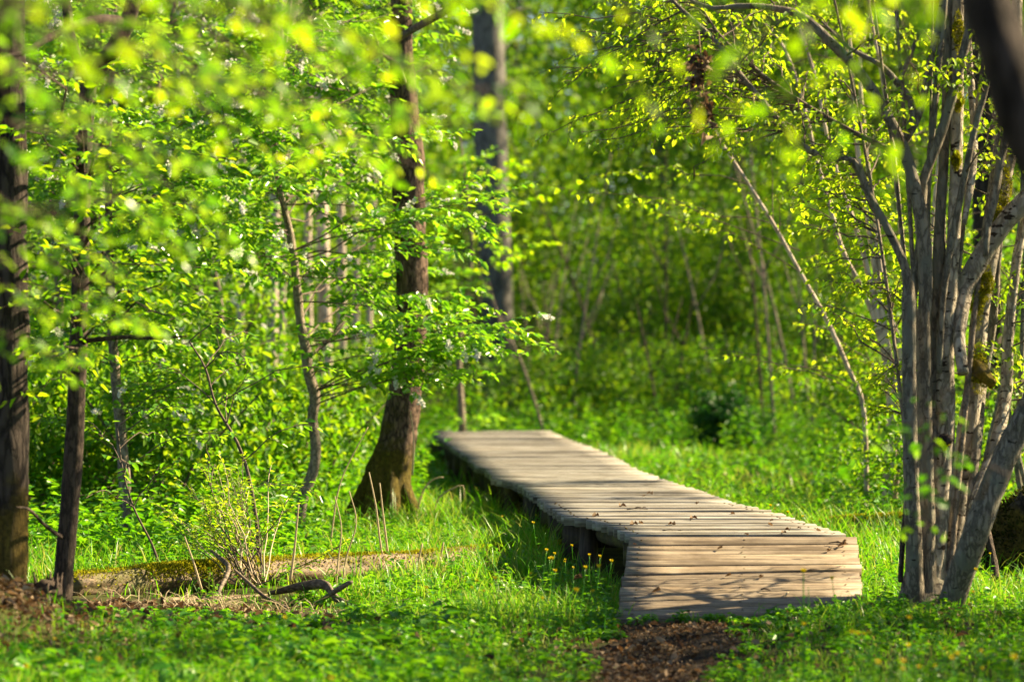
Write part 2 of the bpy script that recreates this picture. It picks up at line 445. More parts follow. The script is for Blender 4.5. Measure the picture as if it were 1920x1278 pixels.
# ------------------------------------------------------------------ ground and path
def axis_steps(segs):
    out = []
    for a, b, s in segs: out.append(np.arange(a, b, s))
    return np.concatenate(out + [[segs[-1][1]]])
gx = axis_steps([(-600, -60, 45), (-60, -12, 4), (-12, 12, .2), (12, 60, 4), (60, 600, 45)])
gy = axis_steps([(-300, -20, 40), (-20, 12, 2), (12, 48, .2), (48, 120, 4), (120, 900, 60)])
X, Y = np.meshgrid(gx, gy, indexing='ij')
v = np.stack([X, Y, hgt(X, Y)], -1).reshape(-1, 3)
nx, ny = X.shape
I = np.arange(nx * ny).reshape(nx, ny)
q = np.stack([I[:-1, :-1], I[1:, :-1], I[1:, 1:], I[:-1, 1:]], -1).reshape(-1, 4)
mb = MB(); mb.add(v, q)
tag(mb.build('ground', M['soil'], smooth=True), kind='structure')

def path_edges(y):
    c = .82 + .03 * np.sin(y * 1.3) - .137 * np.clip(18.3 - y, 0, 3.5)
    hw = .37 - .04 * np.clip(18.3 - y, 0, 3.5) + .05 * np.sin(y * 2.9 + 1) + .03 * np.sin(y * 7.3)
    return c - hw - .05 * np.sin(y * 4.1), c + hw
ys = np.arange(2, 18.5, .12)
l_, r_ = path_edges(ys)
uu = np.linspace(0, 1, 14)
pxs = l_[:, None] * (1 - uu) + r_[:, None] * uu
pv = np.stack([pxs, np.repeat(ys[:, None], 14, 1), hgt(pxs, np.repeat(ys[:, None], 14, 1)) + .006], -1)
pv[..., 2] -= .02 * (np.abs(uu - .5) > .49)
I = np.arange(len(ys) * 14).reshape(len(ys), 14)
mb = MB(); mb.add(pv.reshape(-1, 3), np.stack([I[:-1, :-1], I[:-1, 1:], I[1:, 1:], I[1:, :-1]], -1).reshape(-1, 4))
tag(mb.build('dirt_path', M['path_soil'], smooth=True), kind='structure')

# ------------------------------------------------------------------ boardwalk
ED_L = [(815, 815), (846, 838), (880, 858), (888, 874), (905, 877), (930, 898), (958, 905), (1000, 926), (1030, 950), (1052, 969), (1100, 973), (1140, 985), (1178, 1003)]
ED_R = [(1030, 808), (1070, 825), (1115, 840), (1150, 855), (1196, 880), (1250, 900), (1300, 915), (1372, 940), (1430, 955), (1480, 968), (1560, 993), (1608, 1005)]
def zdeck(d):
    return .362 + .010 * math.sin(d * .9) + .014 * math.sin(d * .37 + 1)
def deck_edges(d):
    y = HY + F * (ZC - zdeck(d)) / d
    xl = np.interp(y, [p[1] for p in ED_L], [p[0] for p in ED_L]); xr = np.interp(y, [p[1] for p in ED_R], [p[0] for p in ED_R])
    return (xl - 960) * d / F, (xr - 960) * d / F
rng = np.random.default_rng(3)
bw = empty('boardwalk', (1.1, 20, 0), 'weathered grey timber boardwalk on short posts with a sloping ramp at its near end', 'boardwalk')
def plank(mb, rng, a, b, c, e, th, nseg=7):
    """a,b front left/right, c,e back left/right top corners; slightly worn edges"""
    u = np.linspace(0, 1, nseg)[:, None]
    f = a * (1 - u) + b * u; k = c * (1 - u) + e * u
    wv = np.cumsum(rng.normal(0, .0009, (nseg, 1)), 0); wz = np.cumsum(rng.normal(0, .0004, (nseg, 1)), 0)
    f = f + np.concatenate([0 * wv, wv, wz], 1); k = k + np.concatenate([0 * wv, wv, wz * .8], 1)
    ch = .0025; dn = np.array([0, 0, -1.0])
    w = unit(k - f)
    prof = [f + dn * th, f + dn * ch, f + w * ch, k - w * ch, k + dn * ch, k + dn * th]
    v = np.stack(prof, 1)                                   # nseg,6,3
    I = np.arange(nseg * 6).reshape(nseg, 6)
    q = []
    for j in range(6):
        jn = (j + 1) % 6
        q.append(np.stack([I[:-1, j], I[1:, j], I[1:, jn], I[:-1, jn]], -1))
    q = np.concatenate(q)
    e0 = np.array([[I[0, 0], I[0, 1], I[0, 4], I[0, 5]], [I[0, 1], I[0, 2], I[0, 3], I[0, 4]], [I[-1, 5], I[-1, 4], I[-1, 1], I[-1, 0]], [I[-1, 4], I[-1, 3], I[-1, 2], I[-1, 1]]])
    mb.add(v.reshape(-1, 3), np.concatenate([q, e0]))
nails = []
mb = MB()
d = 20.02
while d < 40.3:
    pw = rng.uniform(.10, .15)
    g = rng.uniform(.004, .011)
    xl, xr = deck_edges(min(d + pw / 2, 40))
    xl += rng.normal(0, .010); xr += rng.normal(0, .008)
    z = zdeck(d) + rng.normal(0, .0022); z2 = z + zdeck(d + pw) - zdeck(d) + rng.normal(0, .0015)
    for f_ in (.06, .94) if d < 23.5 else ():
        for g_ in (.25, .75): nails.append((xl + (xr - xl) * f_ + rng.normal(0, .004), d + pw * g_, z + .001))
    sk = rng.normal(0, .006)
    sag = -.02 * rng.random()
    plank(mb, rng, np.array([xl, d - sk, z]), np.array([xr, d + sk, z + rng.normal(0, .004)]), np.array([xl + rng.normal(0, .004), d + pw - sk, z2]), np.array([xr + rng.normal(0, .004), d + pw + sk, z2]), .045)
    d += pw + g
dend = d
# the walk drops away beyond the crest
for i in range(14):
    z = zdeck(40) - .03 * (i + 1); x0, x1 = deck_edges(40)
    plank(mb, rng, np.array([x0 - .02 * i, d, z + .03]), np.array([x1 - .02 * i, d, z + .03]), np.array([x0 - .02 * i, d + .13, z]), np.array([x1 - .02 * i, d + .13, z]), .04)
    d += .14
mb.build('deck', M['plank'], bw)
# ramp
mb = MB()
cuts = np.array([0, .105, .19, .245, .315, .40, .47, .545, .625, .715, .80, .895, 1.0])
tl, tr = P(1180, 1009, 19.98), P(1609, 1009, 19.98)
tl[2] = tr[2] = zdeck(20) - .012
bl, br = np.array([.500, 18.42, .040]), np.array([1.712, 18.74, .065])
for i in range(len(cuts) - 1):
    a0, a1 = cuts[i], cuts[i + 1] - .009
    sk = .012 * math.sin(i * 2.3)
    c_, e_ = tl + (bl - tl) * (a0 + sk * (i > 0)), tr + (br - tr) * a0
    a_, b_ = tl + (bl - tl) * (a1 + .012 * math.sin((i + 1) * 2.3) * (i < 11)), tr + (br - tr) * a1
    jx = rng.normal(0, .006)
    for p in (a_, c_): p[0] += jx
    jx = rng.normal(0, .006)
    for p in (b_, e_): p[0] += jx
    dz = rng.normal(0, .003)
    for p in (a_, b_, c_, e_): p[2] += dz
    plank(mb, rng, a_, b_, c_, e_, .045)
mb.build('ramp', M['ramp_plank'], bw)
for i in range(len(cuts) - 1):
    u_ = (cuts[i] + cuts[i + 1]) / 2 - .004
    for f_ in (.06, .5, .94): nails.append(tuple((tl + (bl - tl) * u_) * (1 - f_) + (tr + (br - tr) * u_) * f_ + np.array([rng.normal(0, .006), 0, .003])))
mb = MB()
for q_ in nails: mb.box(q_, (.004, .004, .0015), .7)
mb.build('nail_head', M['bark_dark'], bw, kind='stuff')
mb = MB()
for f in (.10, .5, .90):
    a_ = tl * (1 - f) + tr * f; b_ = bl * (1 - f) + br * f
    a_ = a_ + np.array([0, .02, -.105]); b_ = b_ + np.array([0, .05, -.085])
    a2 = a_ + np.array([.07, 0, 0]); b2 = b_ + np.array([.07, 0, 0])
    plank(mb, rng, b_, b2, a_, a2, .06, 2)
mb.build('ramp_stringer', M['post'], bw)
for f in (.19, .82):
    mb = MB()
    pts = []
    for d in np.arange(20.0, 41, .8):
        xl, xr = deck_edges(min(d, 40)); pts.append((xl + (xr - xl) * f, d, zdeck(min(d, 40)) - .105))
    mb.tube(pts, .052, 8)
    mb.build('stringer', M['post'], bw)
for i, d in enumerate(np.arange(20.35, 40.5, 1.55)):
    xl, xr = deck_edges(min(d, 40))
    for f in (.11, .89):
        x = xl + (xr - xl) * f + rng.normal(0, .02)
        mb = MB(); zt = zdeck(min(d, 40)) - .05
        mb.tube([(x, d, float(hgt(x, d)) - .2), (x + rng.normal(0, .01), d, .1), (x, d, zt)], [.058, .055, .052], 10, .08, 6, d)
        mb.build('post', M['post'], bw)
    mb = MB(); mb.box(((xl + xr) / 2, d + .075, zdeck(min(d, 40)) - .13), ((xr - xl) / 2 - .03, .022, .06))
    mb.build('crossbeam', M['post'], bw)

# ------------------------------------------------------------------ trees in the frame
def trunk_of(px_list, d, dd=0.0):
    """px_list: (px, py, width_px); depth d (+dd per point)"""
    pts = [P(a, b, d + dd * i) for i, (a, b, w_) in enumerate(px_list)]
    rad = [w_ * d / F / 2 for a, b, w_ in px_list]
    return np.array(pts), np.array(rad)

# thick trunk on the left edge
d = 17.6
pts, rad = trunk_of([(8, 1230, 120), (8, 1130, 92), (10, 1040, 84), (14, 850, 78), (16, 600, 74), (14, 350, 72), (12, 100, 70), (8, -250, 66), (0, -800, 60), (-20, -1600, 44), (-40, -2300, 20)], d)
t1 = empty('oak_tree', (pts[1][0], d, float(hgt(pts[1][0], d))), 'thick dark trunk with furrowed bark and a brown mossy foot, cut by the left edge', 'tree', 'trunks on the litter mound')
sp, sr = smooth(pts, rad, .05)
mb = MB(); mb.tube(sp, sr, 28, .10, 5, 1.0); mb.build('trunk', M['bark_dark'], t1, True)
TOPS = []
def crown(root, base_pts, targets, seed, leaf='cherry_leaf', wood='bark_twig', r0=.02, ll=.07, ntw=10, twl=.35, lpt=7, t0=.25, pb=0, rise=.35, arch=.1, droop=.25, name='crown', wid=.5):
    rng = np.random.default_rng(seed)
    W, L, B = MB(), Leaves(), []
    base_pts = np.asarray(base_pts)
    for t in targets:
        t = np.asarray(t, float)
        hd = np.linalg.norm(base_pts[:, :2] - t[:2], axis=1)
        rs = rise if np.isscalar(rise) else rng.uniform(*rise)
        z = np.clip(t[2] - rs * hd.min(), base_pts[:, 2].min(), base_pts[:, 2].max())
        i = int(np.argmin(np.abs(base_pts[:, 2] - z) + .2 * hd))
        ln = np.linalg.norm(t - base_pts[i])
        spray(rng, W, L, base_pts[i], t, r0 * min(1.4, .5 + ln / 2.5), max(4, int(ntw * (.5 + .4 * ln))), twl, ll, lpt, t0, arch, droop, B=B, pb=pb)
    br_ = W.build('branchwork', M[wood], root, True)
    lv = L.mesh(wid).build(name, M[leaf], root)
    bo = None
    if B and pb: bo = racemes(rng, B).build('blossom', M['white_petal'], root, kind='stuff')
    return br_, lv

def targets_in(rng, n, c, r):
    p = rng.normal(0, 1, (n, 3)); p = unit(p) * rng.random((n, 1)) ** .45
    return np.asarray(c) + p * np.asarray(r)

rng = np.random.default_rng(11)
def above(rng, n, x, y, z, r): return targets_in(rng, n, (x, y, z), r)
crown(t1, sp[sp[:, 2] > 3.2], above(rng, 60, pts[0][0] - .3, d + .5, 6.0, (1.8, 1.8, 1.6)), 12, 'beech_leaf', 'bark_thin', .03, .08)

# thin dark forked trunk beside it
d = 17.9
pts, rad = trunk_of([(112, 1190, 42), (117, 1110, 38), (126, 1000, 36), (136, 880, 36), (144, 720, 34), (150, 560, 33), (154, 400, 31), (160, 250, 29), (166, 150, 30)], d)
t2 = empty('forked_tree', (pts[1][0], d, float(hgt(pts[1][0], d))), 'thin dark forked trunk with sunlit right edge, beside the furrowed trunk', 'tree', 'trunks on the litter mound')
sp, sr = smooth(pts, rad, .04)
mb = MB(); mb.tube(sp, sr, 16, .10, 5, 4.0)
mb.build('trunk', M['bark_thin'], t2, True)
fk1, fr1 = smooth([P(164, 165, d), P(148, 120, d), P(132, 70, d), P(125, 10, d), P(110, -150, d + .1), P(60, -600, d + .2), P(30, -1200, d)], [.033, .027, .024, .022, .02, .018, .008], .05)
fk2, fr2 = smooth([P(166, 160, d), P(188, 125, d - .1), P(212, 92, d - .3), P(236, 50, d - .5), P(250, 0, d - .6), P(275, -160, d - .7), P(330, -600, d - .6), P(370, -1200, d)], [.034, .036, .038, .036, .033, .03, .024, .008], .05)
for a, b in ((fk1, fr1), (fk2, fr2)):
    mb = MB(); mb.tube(a, b, 12, .12, 6, 2.0); mb.build('branch', M['bark_thin'], t2, True)
side, sr2 = smooth([P(235, 42, d - .5), P(190, 36, d - .9), P(140, 48, d - 1.2), P(90, 72, d - 1.4), P(40, 100, d - 1.5), P(-60, 120, d - 1.6)], [.026, .022, .018, .016, .013, .005], .05)
mb = MB(); mb.tube(side, sr2, 8, .1, 6, 3.0)
mb.build('branch', M['bark_thin'], t2, True); mb = MB()
s3, sr3 = smooth([P(150, 640, d), P(230, 632, d - .2), P(290, 634, d - .3), P(350, 630, d - .4)], [.014, .012, .010, .004], .05)
mb.tube(s3, sr3, 6, .1, 6)
mb.build('branch', M['bark_thin'], t2, True); mb = MB()
s3, sr3 = smooth([P(120, 1010, d), P(85, 985, d - .3), P(55, 955, d - .5), P(30, 950, d - .7)], [.010, .009, .007, .003], .05)
mb.tube(s3, sr3, 6, .1, 6)
mb.build('branch', M['bark_thin'], t2, True)
tg = [P(px, py, d - dd) for px, py, dd in ((60, 150, 1.6), (120, 240, 1), (210, 200, .8), (90, 330, .9), (230, 330, .6), (70, 450, .8), (190, 430, .9), (250, 520, .7), (110, 560, .8), (220, 620, .5), (90, 680, .7), (150, 690, 1.2), (60, 760, .7), (300, 130, .9), (330, 260, .5), (30, 250, .6), (40, 560, .5), (280, 420, 1.0), (180, 300, 1.4), (130, 470, 1.3), (330, 520, .8), (370, 400, .7), (400, 560, .8), (440, 300, .7), (350, 610, 1.0))]
crown(t2, np.concatenate([sp[sp[:, 2] > 1.2], fk2[:40]]), tg, 21, 'beech_leaf', 'bark_thin', .009, .062, 7, .30, 6, .3)
crown(t2, np.concatenate([fk1[-20:], fk2[-20:]]), above(np.random.default_rng(5), 40, -2.0, d, 5.6, (1.6, 1.6, 1.6)), 22, 'beech_leaf', 'bark_thin', .015, .075, name='upper_crown')

# central leaning trunk with mossy flared foot
d = 27.5
pts, rad = trunk_of([(716, 1040, 150), (718, 1000, 118), (720, 965, 98), (728, 920, 84), (740, 860, 72), (751, 790, 66), (761, 720, 61), (770, 620, 60), (772, 520, 60), (768, 420, 60), (766, 300, 59), (757, 180, 50), (753, 60, 42), (750, -120, 38), (745, -500, 34), (735, -1000, 24), (730, -1400, 10)], d)
t3 = empty('alder_tree', (pts[1][0], d, float(hgt(pts[1][0], d))), 'brown rough barked leaning trunk with a flared mossy foot, left of the boardwalk', 'tree')
sp3, sr3 = smooth(pts, rad, .05)
mb = MB(); mb.tube(sp3, sr3, 32, .14, 4, 7.0)
rng = np.random.default_rng(8)
for a in (-2.7, -2.0, -1.2, -.35, .4):                       # root flares
    b0 = P(718, 985, d); dr_ = np.array([math.cos(a), math.sin(a), 0])
    pp, rr = smooth([b0 + np.array([.05, 0, .75]), b0 + np.array([.02, 0, .40]) + dr_ * .08, b0 + dr_ * .19 + np.array([0, 0, .15]), b0 + dr_ * .34 + np.array([0, 0, -.0]), b0 + dr_ * .55 + np.array([0, 0, -.12])], [.02, .07, .065, .05, .02], .04)
    mb.tube(pp, rr, 10, .2, 6, a)
mb.build('trunk', M['bark_brown'], t3, True)
mb = MB()
b2, br2 = smooth([P(755, 240, d), P(690, 165, d - .6), P(720, 90, d - 1.2), P(780, 50, d - 1.6), P(845, 15, d - 2), P(900, -40, d - 2.2), P(980, -130, d - 2.4)], [.020, .02, .022, .022, .02, .016, .006], .06)
b2, br2 = smooth([P(640, 148, d - 1.5), P(675, 125, d - 1.5), P(720, 88, d - 1.5), P(780, 52, d - 1.6), P(845, 14, d - 1.8), P(900, -40, d - 1.9), P(990, -140, d - 1.2), P(760, -330, d)][::-1], [.030, .029, .028, .027, .026, .022, .016, .006], .06)
mb.tube(b2, br2, 10, .15, 8, 1); mb.build('branch', M['bark_twig'], t3, True); mb = MB()
b5, br5 = smooth([P(760, 160, d), P(745, 120, d - .5), P(715, 100, d - .7), P(700, 60, d - .8)], [.022, .016, .012, .006], .06); mb.tube(b5, br5, 8, .12, 6, 1)
mb.build('branch', M['bark_twig'], t3, True)
rng = np.random.default_rng(31)
crown(t3, sp3[sp3[:, 2] > 3.4], above(rng, 45, -.8, d, 6.0, (2.2, 2.0, 1.6)), 32, 'cherry_leaf', 'bark_twig', .025, .08)

# curved bird cherry with white blossom in front of it
d = 26.4
pts, rad = trunk_of([(566, 1060, 20), (566, 1010, 20), (563, 970, 21), (570, 925, 21), (586, 885, 21), (592, 840, 20), (586, 785, 20), (591, 745, 21), (579, 700, 20), (572, 650, 19), (563, 600, 18), (557, 540, 16), (549, 470, 15), (540, 420, 14), (528, 370, 12), (515, 300, 10), (520, 200, 9), (535, 80, 8), (550, -60, 6), (560, -240, 3)], d)
t4 = empty('bird_cherry_tree', (pts[1][0], d, float(hgt(pts[1][0], d))), 'slender crooked bird cherry with hanging white flower spikes, left of the leaning brown trunk', 'tree', 'bird cherry trees')
sp4, sr4 = smooth(pts, rad, .04)
mb = MB(); mb.tube(sp4, sr4, 12, .12, 8, 3.0); mb.build('trunk', M['bark_cherry'], t4, True)
rng = np.random.default_rng(41)
tg = []
for i in range(95):                                           # the dense band round and above the stem
    px, py = rng.uniform(330, 860), rng.uniform(-60, 520)
    if 480 < px < 710 and py > 330 and rng.random() < .8: continue
    if 690 < px < 830 and rng.random() < .5: continue
    tg.append(P(px, py, rng.uniform(28.0, 28.8) if 670 < px < 840 else d + rng.uniform(-1.4, 1.6)))
for px, py in ((1010, 640), (960, 600), (900, 655), (900, 570), (850, 690), (840, 610), (930, 630), (860, 540), (990, 625), (880, 600), (820, 570), (905, 605), (850, 640), (640, 600), (650, 690), (880, 700), (930, 400), (880, 470), (960, 360), (900, 330), (850, 250), (930, 430)):
    tg.append(P(px, py, 25.9 + rng.uniform(-.5, .5)))
crown(t4, sp4[sp4[:, 2] > .9], tg, 42, 'cherry_leaf', 'bark_twig', .0055, .078, 12, .34, 10, .30, pb=.10, rise=(-.25, .45), arch=.02)

# more bird cherries filling the left half
def cherry(x, y, h, n, seed, label, r=(1.3, 1.2), z0=.25, pb=.1, ll=.080, lean=0.0):
    rng = np.random.default_rng(seed)
    g0 = float(hgt(x, y))
    pts = np.array([(x, y, g0 - .15), (x + .03, y, g0 + .4), (x + .1 * rng.normal() + lean * .3, y, h * .35), (x + .14 * rng.normal() + lean * .6, y + .1, h * .65), (x + lean, y + .1 * rng.normal(), h)])
    root = empty('bird_cherry_tree', (x, y, g0), label, 'tree', 'bird cherry trees')
    sp, sr = smooth(pts, [.045, .04, .032, .022, .008], .08)
    mb = MB(); mb.tube(sp, sr, 9, .12, 6, seed); mb.build('trunk', M['bark_cherry'], root, True)
    tg = targets_in(rng, n, (x + lean * .5, y, h * .5 + z0), (r[0], r[1], h * .52))
    tg = tg[tg[:, 2] > .25]
    crown(root, sp[sp[:, 2] > .3], tg, seed + 1, 'cherry_leaf', 'bark_twig', .0065, ll, 12, .38, 10, .22, pb=pb * 1.1, rise=(-.1, .6), arch=.03)
    return root
cherry(-2.6, 25.5, 4.2, 70, 51, 'blossoming bird cherry with a full crown right behind the thin forked trunk', (1.1, 1.0))
cherry(-3.6, 30.5, 4.6, 85, 53, 'bird cherry with bright green leaves behind the furrowed trunk', (1.2, 1.2), pb=.05)
cherry(-2.5, 31.5, 5.0, 70, 55, 'tall bird cherry behind the crooked stemmed one, dotted with white flower spikes', (.9, 1.2), pb=.10)
cherry(-3.9, 36.0, 5.2, 70, 57, 'bird cherry deep in the thicket, mostly hidden by the ones before it', (1.2, 1.3), pb=.05)

# ------------------------------------------------------------------ hazel clump on the right
d = 18.95
hz = empty('hazel_shrub', P(1735, 1150, d) * np.array([1, 1, 0]) + np.array([0, 0, float(hgt(2.08, d))]), 'multi stemmed hazel with grey and pale mottled stems, right of the ramp', 'shrub')
def stem(px, dd=0.0, mat='bark_hazel', n=14, rough=.08, name='stem', step=.04, label=None, d0=d):
    pts = [P(a, b, d0 + dd * min(1, i / 3)) for i, (a, b, w_) in enumerate(px)]
    rad = [w_ * 1.08 * d0 / F / 2 for a, b, w_ in px]
    sp, sr = smooth(pts, rad, step)
    mb = MB(); mb.tube(sp, sr, n, rough, 7, px[0][0] * .1); mb.build(name, M[mat], hz, True, label=label)
    return sp
S = []
S.append(stem([(1722, 1190, 44), (1716, 1150, 38), (1714, 1038, 30), (1708, 888, 27), (1705, 738, 25), (1704, 638, 24), (1704, 570, 24), (1698, 505, 16), (1665, 430, 14), (1632, 370, 14), (1600, 302, 14), (1560, 301, 11), (1495, 268, 12), (1465, 233, 11), (1430, 190, 10), (1380, 130, 9), (1340, 76, 8), (1280, 20, 7), (1200, -60, 4)], -.15))
S.append(stem([(1704, 610, 18), (1716, 520, 16), (1727, 440, 15), (1735, 380, 14), (1748, 250, 12), (1760, 120, 11), (1772, 0, 10), (1785, -200, 6)], .05))
S.append(stem([(1735, 1185, 40), (1740, 1130, 32), (1738, 900, 25), (1732, 638, 24), (1735, 560, 24), (1732, 450, 25), (1717, 360, 23), (1690, 268, 20), (1650, 195, 19), (1620, 146, 18), (1570, 92, 17), (1505, 32, 15), (1440, 14, 11), (1380, 12, 10), (1335, 15, 7), (1270, -10, 4)], -.05))
S.append(stem([(1692, 268, 14), (1708, 245, 14), (1726, 205, 13), (1748, 100, 12), (1768, 0, 11), (1790, -180, 7)], 0.05))
S.append(stem([(1706, 245, 10), (1712, 208, 13), (1700, 178, 13), (1680, 153, 12), (1655, 125, 10), (1620, 105, 9), (1590, 88, 7), (1540, 40, 4)], .1))
S.append(stem([(1683, 158, 8), (1700, 120, 8), (1722, 65, 8), (1737, 15, 7), (1750, -60, 5)], .1))
S.append(stem([(1752, 1180, 30), (1752, 1090, 22), (1750, 860, 18), (1753, 640, 18), (1760, 450, 19), (1772, 260, 18), (1777, 150, 18), (1781, 0, 16), (1784, -250, 10)], .15))
S.append(stem([(1728, 400, 15), (1733, 335, 16), (1752, 285, 17), (1780, 200, 18), (1812, 78, 16), (1835, -20, 14), (1860, -200, 8)], .0))
S.append(stem([(1740, 1170, 40), (1750, 1088, 40), (1762, 938, 36), (1771, 838, 34), (1773, 738, 33), (1772, 638, 30), (1780, 550, 28), (1788, 450, 24), (1794, 250, 22), (1796, 50, 20), (1796, -150, 14)], .12, 'bark_pale', 18, .12, label='pale mottled stem with dark knots'))
S.append(stem([(1768, 1170, 44), (1780, 1063, 44), (1800, 938, 40), (1810, 838, 38), (1824, 738, 34), (1830, 680, 34), (1836, 600, 32), (1848, 525, 30), (1872, 410, 26), (1886, 330, 24), (1895, 280, 22), (1903, 150, 20), (1908, 0, 18), (1912, -200, 10)], .3, 'bark_pale', 18, .12, label='pale mottled stem with moss cushions'))
S.append(stem([(1806, 700, 20), (1798, 640, 22), (1802, 590, 26), (1812, 535, 32), (1838, 485, 34), (1878, 424, 34), (1920, 380, 34), (1990, 310, 30), (2080, 200, 24), (2150, 0, 12)], .2, 'bark_pale', 18, .12, label='pale mottled limb leaning right'))
S.append(stem([(1824, 950, 14), (1842, 900, 22), (1868, 828, 24), (1886, 738, 22), (1890, 638, 20), (1896, 575, 18), (1908, 475, 17), (1925, 390, 15), (1950, 200, 12)], .4, 'bark_pale', 14, .06))
S.append(stem([(1762, 1190, 50), (1776, 1150, 46), (1800, 1078, 46), (1833, 990, 45), (1860, 915, 44), (1888, 850, 43), (1922, 782, 42), (1975, 670, 40), (2040, 520, 34), (2110, 300, 26), (2160, 0, 12)], -.35, 'bark_hazel', 18, .10, label='thick grey stem leaning right'))
S.append(stem([(1760, 700, 11), (1768, 560, 12), (1785, 450, 12), (1810, 325, 12), (1828, 240, 11), (1846, 175, 10), (1870, 60, 8), (1890, -80, 5)], -.1, 'bark_hazel', 8))
S.append(stem([(1690, 1180, 30), (1698, 1120, 26), (1712, 1060, 22), (1725, 1000, 14)], .1, 'bark_hazel', 10))
S.append(stem([(1688, 1090, 9), (1692, 1020, 10), (1698, 960, 10), (1703, 900, 8)], .25, 'bark_thin', 8))
S.append(stem([(1812, 1010, 10), (1830, 850, 18), (1838, 760, 17), (1848, 690, 16), (1862, 600, 15), (1872, 480, 12), (1890, 300, 10), (1905, 100, 8)], .6, 'bark_hazel', 8))
S.append(stem([(1848, 480, 9), (1852, 420, 14), (1862, 380, 16), (1876, 300, 15), (1890, 240, 14), (1903, 180, 13)], .1, 'bark_hazel', 10))
S.append(stem([(1808, 420, 8), (1822, 330, 14), (1826, 240, 14), (1818, 120, 12), (1812, 20, 11), (1808, -120, 8)], .35, 'bark_pale', 10))
S.append(stem([(1770, 560, 8), (1735, 300, 0.1), (1730, 290, .1)][:1] + [(1742, 470, 9), (1690, 400, 8), (1630, 330, 9), (1590, 290, 9)], .25, 'bark_hazel', 8) if False else stem([(1700, 300, 7), (1650, 272, 9), (1600, 248, 9), (1550, 220, 8), (1500, 190, 8), (1440, 150, 8), (1395, 110, 7), (1352, 70, 6), (1318, 20, 5), (1290, -30, 3)], .35, 'bark_twig', 8))
rng = np.random.default_rng(60)
for i in range(7):
    b_, t_ = rng.uniform(1715, 1775), rng.uniform(1540, 1960); w_ = rng.uniform(7, 11)
    S.append(stem([(b_, 1150, w_), (b_ + (t_ - b_) * .18, 850, w_), (b_ + (t_ - b_) * .42, 500, w_ * .85), (b_ + (t_ - b_) * .7, 200, w_ * .7), (t_, -60, w_ * .5)], rng.uniform(.05, .35), 'bark_hazel' if i % 2 else 'bark_cherry', 8))
# moss cushions, knobs, base
rng = np.random.default_rng(61)
def moss_on(L, c, r, n, ln=.013):
    p = unit(rng.normal(0, 1, (n, 3)))
    L.add(np.asarray(c) + p * np.asarray(r) * rng.uniform(.85, 1.05, (n, 1)), p + rng.normal(0, .35, (n, 3)), p + rng.normal(0, .8, (n, 3)), ln * rng.uniform(.5, 1.2, n))
L = Leaves(); mb = MB()
for px, py, rx, rz, dd in ((1836, 690, 20, 26, .25), (1846, 705, 14, 10, .2), (1858, 716, 9, 6, .2), (1832, 560, 17, 30, .25), (1850, 530, 15, 18, .25), (1868, 405, 16, 18, .25), (1884, 350, 15, 34, .28), (1770, 830, 10, 6, .0), (1796, 190, 12, 10, .1), (1797, 60, 12, 20, .1), (1793, 300, 9, 9, .1)):
    c = P(px, py, d + dd - .02); k = d / F
    moss_on(L, c, (rx * k * .78, rx * k * .78, rz * k), 800); moss_on(L, c, (rx * k * .66, rx * k * .66, rz * k * 2.0), 500, .010)
L.mesh(.5, .2, .1, mb)
mb.build('moss_cushion', M['moss'], hz, kind='stuff')
mb = MB()
kn, kr = smooth([P(1834, 690, d + .22), P(1846, 704, d + .15), P(1858, 716, d + .1), P(1866, 713, d + .08)], [.05, .035, .024, .012], .02); mb.tube(kn, kr, 10, .3, 14, 2); mb.build('moss_knob', M['bark_moss'], hz, True); mb = MB()
kn, kr = smooth([P(1768, 822, d - .02), P(1776, 824, d - .08), P(1782, 824, d - .11)], [.03, .026, .012], .01); mb.tube(kn, kr, 9, .3, 14, 5); mb.build('bark_knot', M['bark_dark'], hz, True); mb = MB()
pp, rr = smooth([P(1735, 1215, d), P(1736, 1165, d), P(1742, 1105, d + .05), P(1748, 1060, d + .08)], [.19, .16, .11, .05], .04); mb.tube(pp, rr, 16, .25, 5, 9)
mb.build('root_stool', M['bark_hazel'], hz, True)
# leafy twigs of the hazel
base = np.concatenate([s[s[:, 2] > .9] for s in S])
rng = np.random.default_rng(62)
tg = [P(rng.uniform(1180, 1900), rng.uniform(-60, 330), d + rng.uniform(-.7, 1.2)) for i in range(70)]
tg += [P(rng.uniform(1000, 1480), rng.uniform(-40, 270), d + rng.uniform(0, 1.2)) for i in range(70)]
tg += [P(rng.uniform(1480, 1720), rng.uniform(280, 600), d + rng.uniform(.2, 1.4)) for i in range(34)]
tg += [P(rng.uniform(1630, 1720), rng.uniform(480, 780), d + rng.uniform(.1, 1.0)) for i in range(16)]
tg += [P(rng.uniform(1840, 2050), rng.uniform(150, 800), d + rng.uniform(.2, 1.0)) for i in range(18)]
Wd, Ld = MB(), Leaves()
for t in tg:
    dist = np.linalg.norm(base - t, axis=1) + .6 * np.abs(base[:, 2] - t[2] + .25)
    i = int(np.argmin(dist + rng.uniform(0, .5, len(base))))
    ln = np.linalg.norm(t - base[i])
    spray(rng, Wd, Ld, base[i], t, .0055, int(5 + 4 * ln), .18, .040, 5, .2, .03, .55)
Wd.build('twig', M['bark_twig'], hz, True, kind='stuff')
Ld.mesh(.62, .25, .18).build('crown', M['hazel_leaf'], hz)
# catkins
mb = MB()
for i in range(26):
    q_ = P(rng.uniform(990, 1330), rng.uniform(40, 240), d + rng.uniform(-.2, .5))
for i in range(20):
    b_ = tg[i]
    mb.tube([b_, b_ + (0.003, 0, -.03), b_ + (0, 0, -.06)], [.003, .0045, .002], 5)
mb.build('catkin', M['dead_leaf'], hz, kind='stuff')
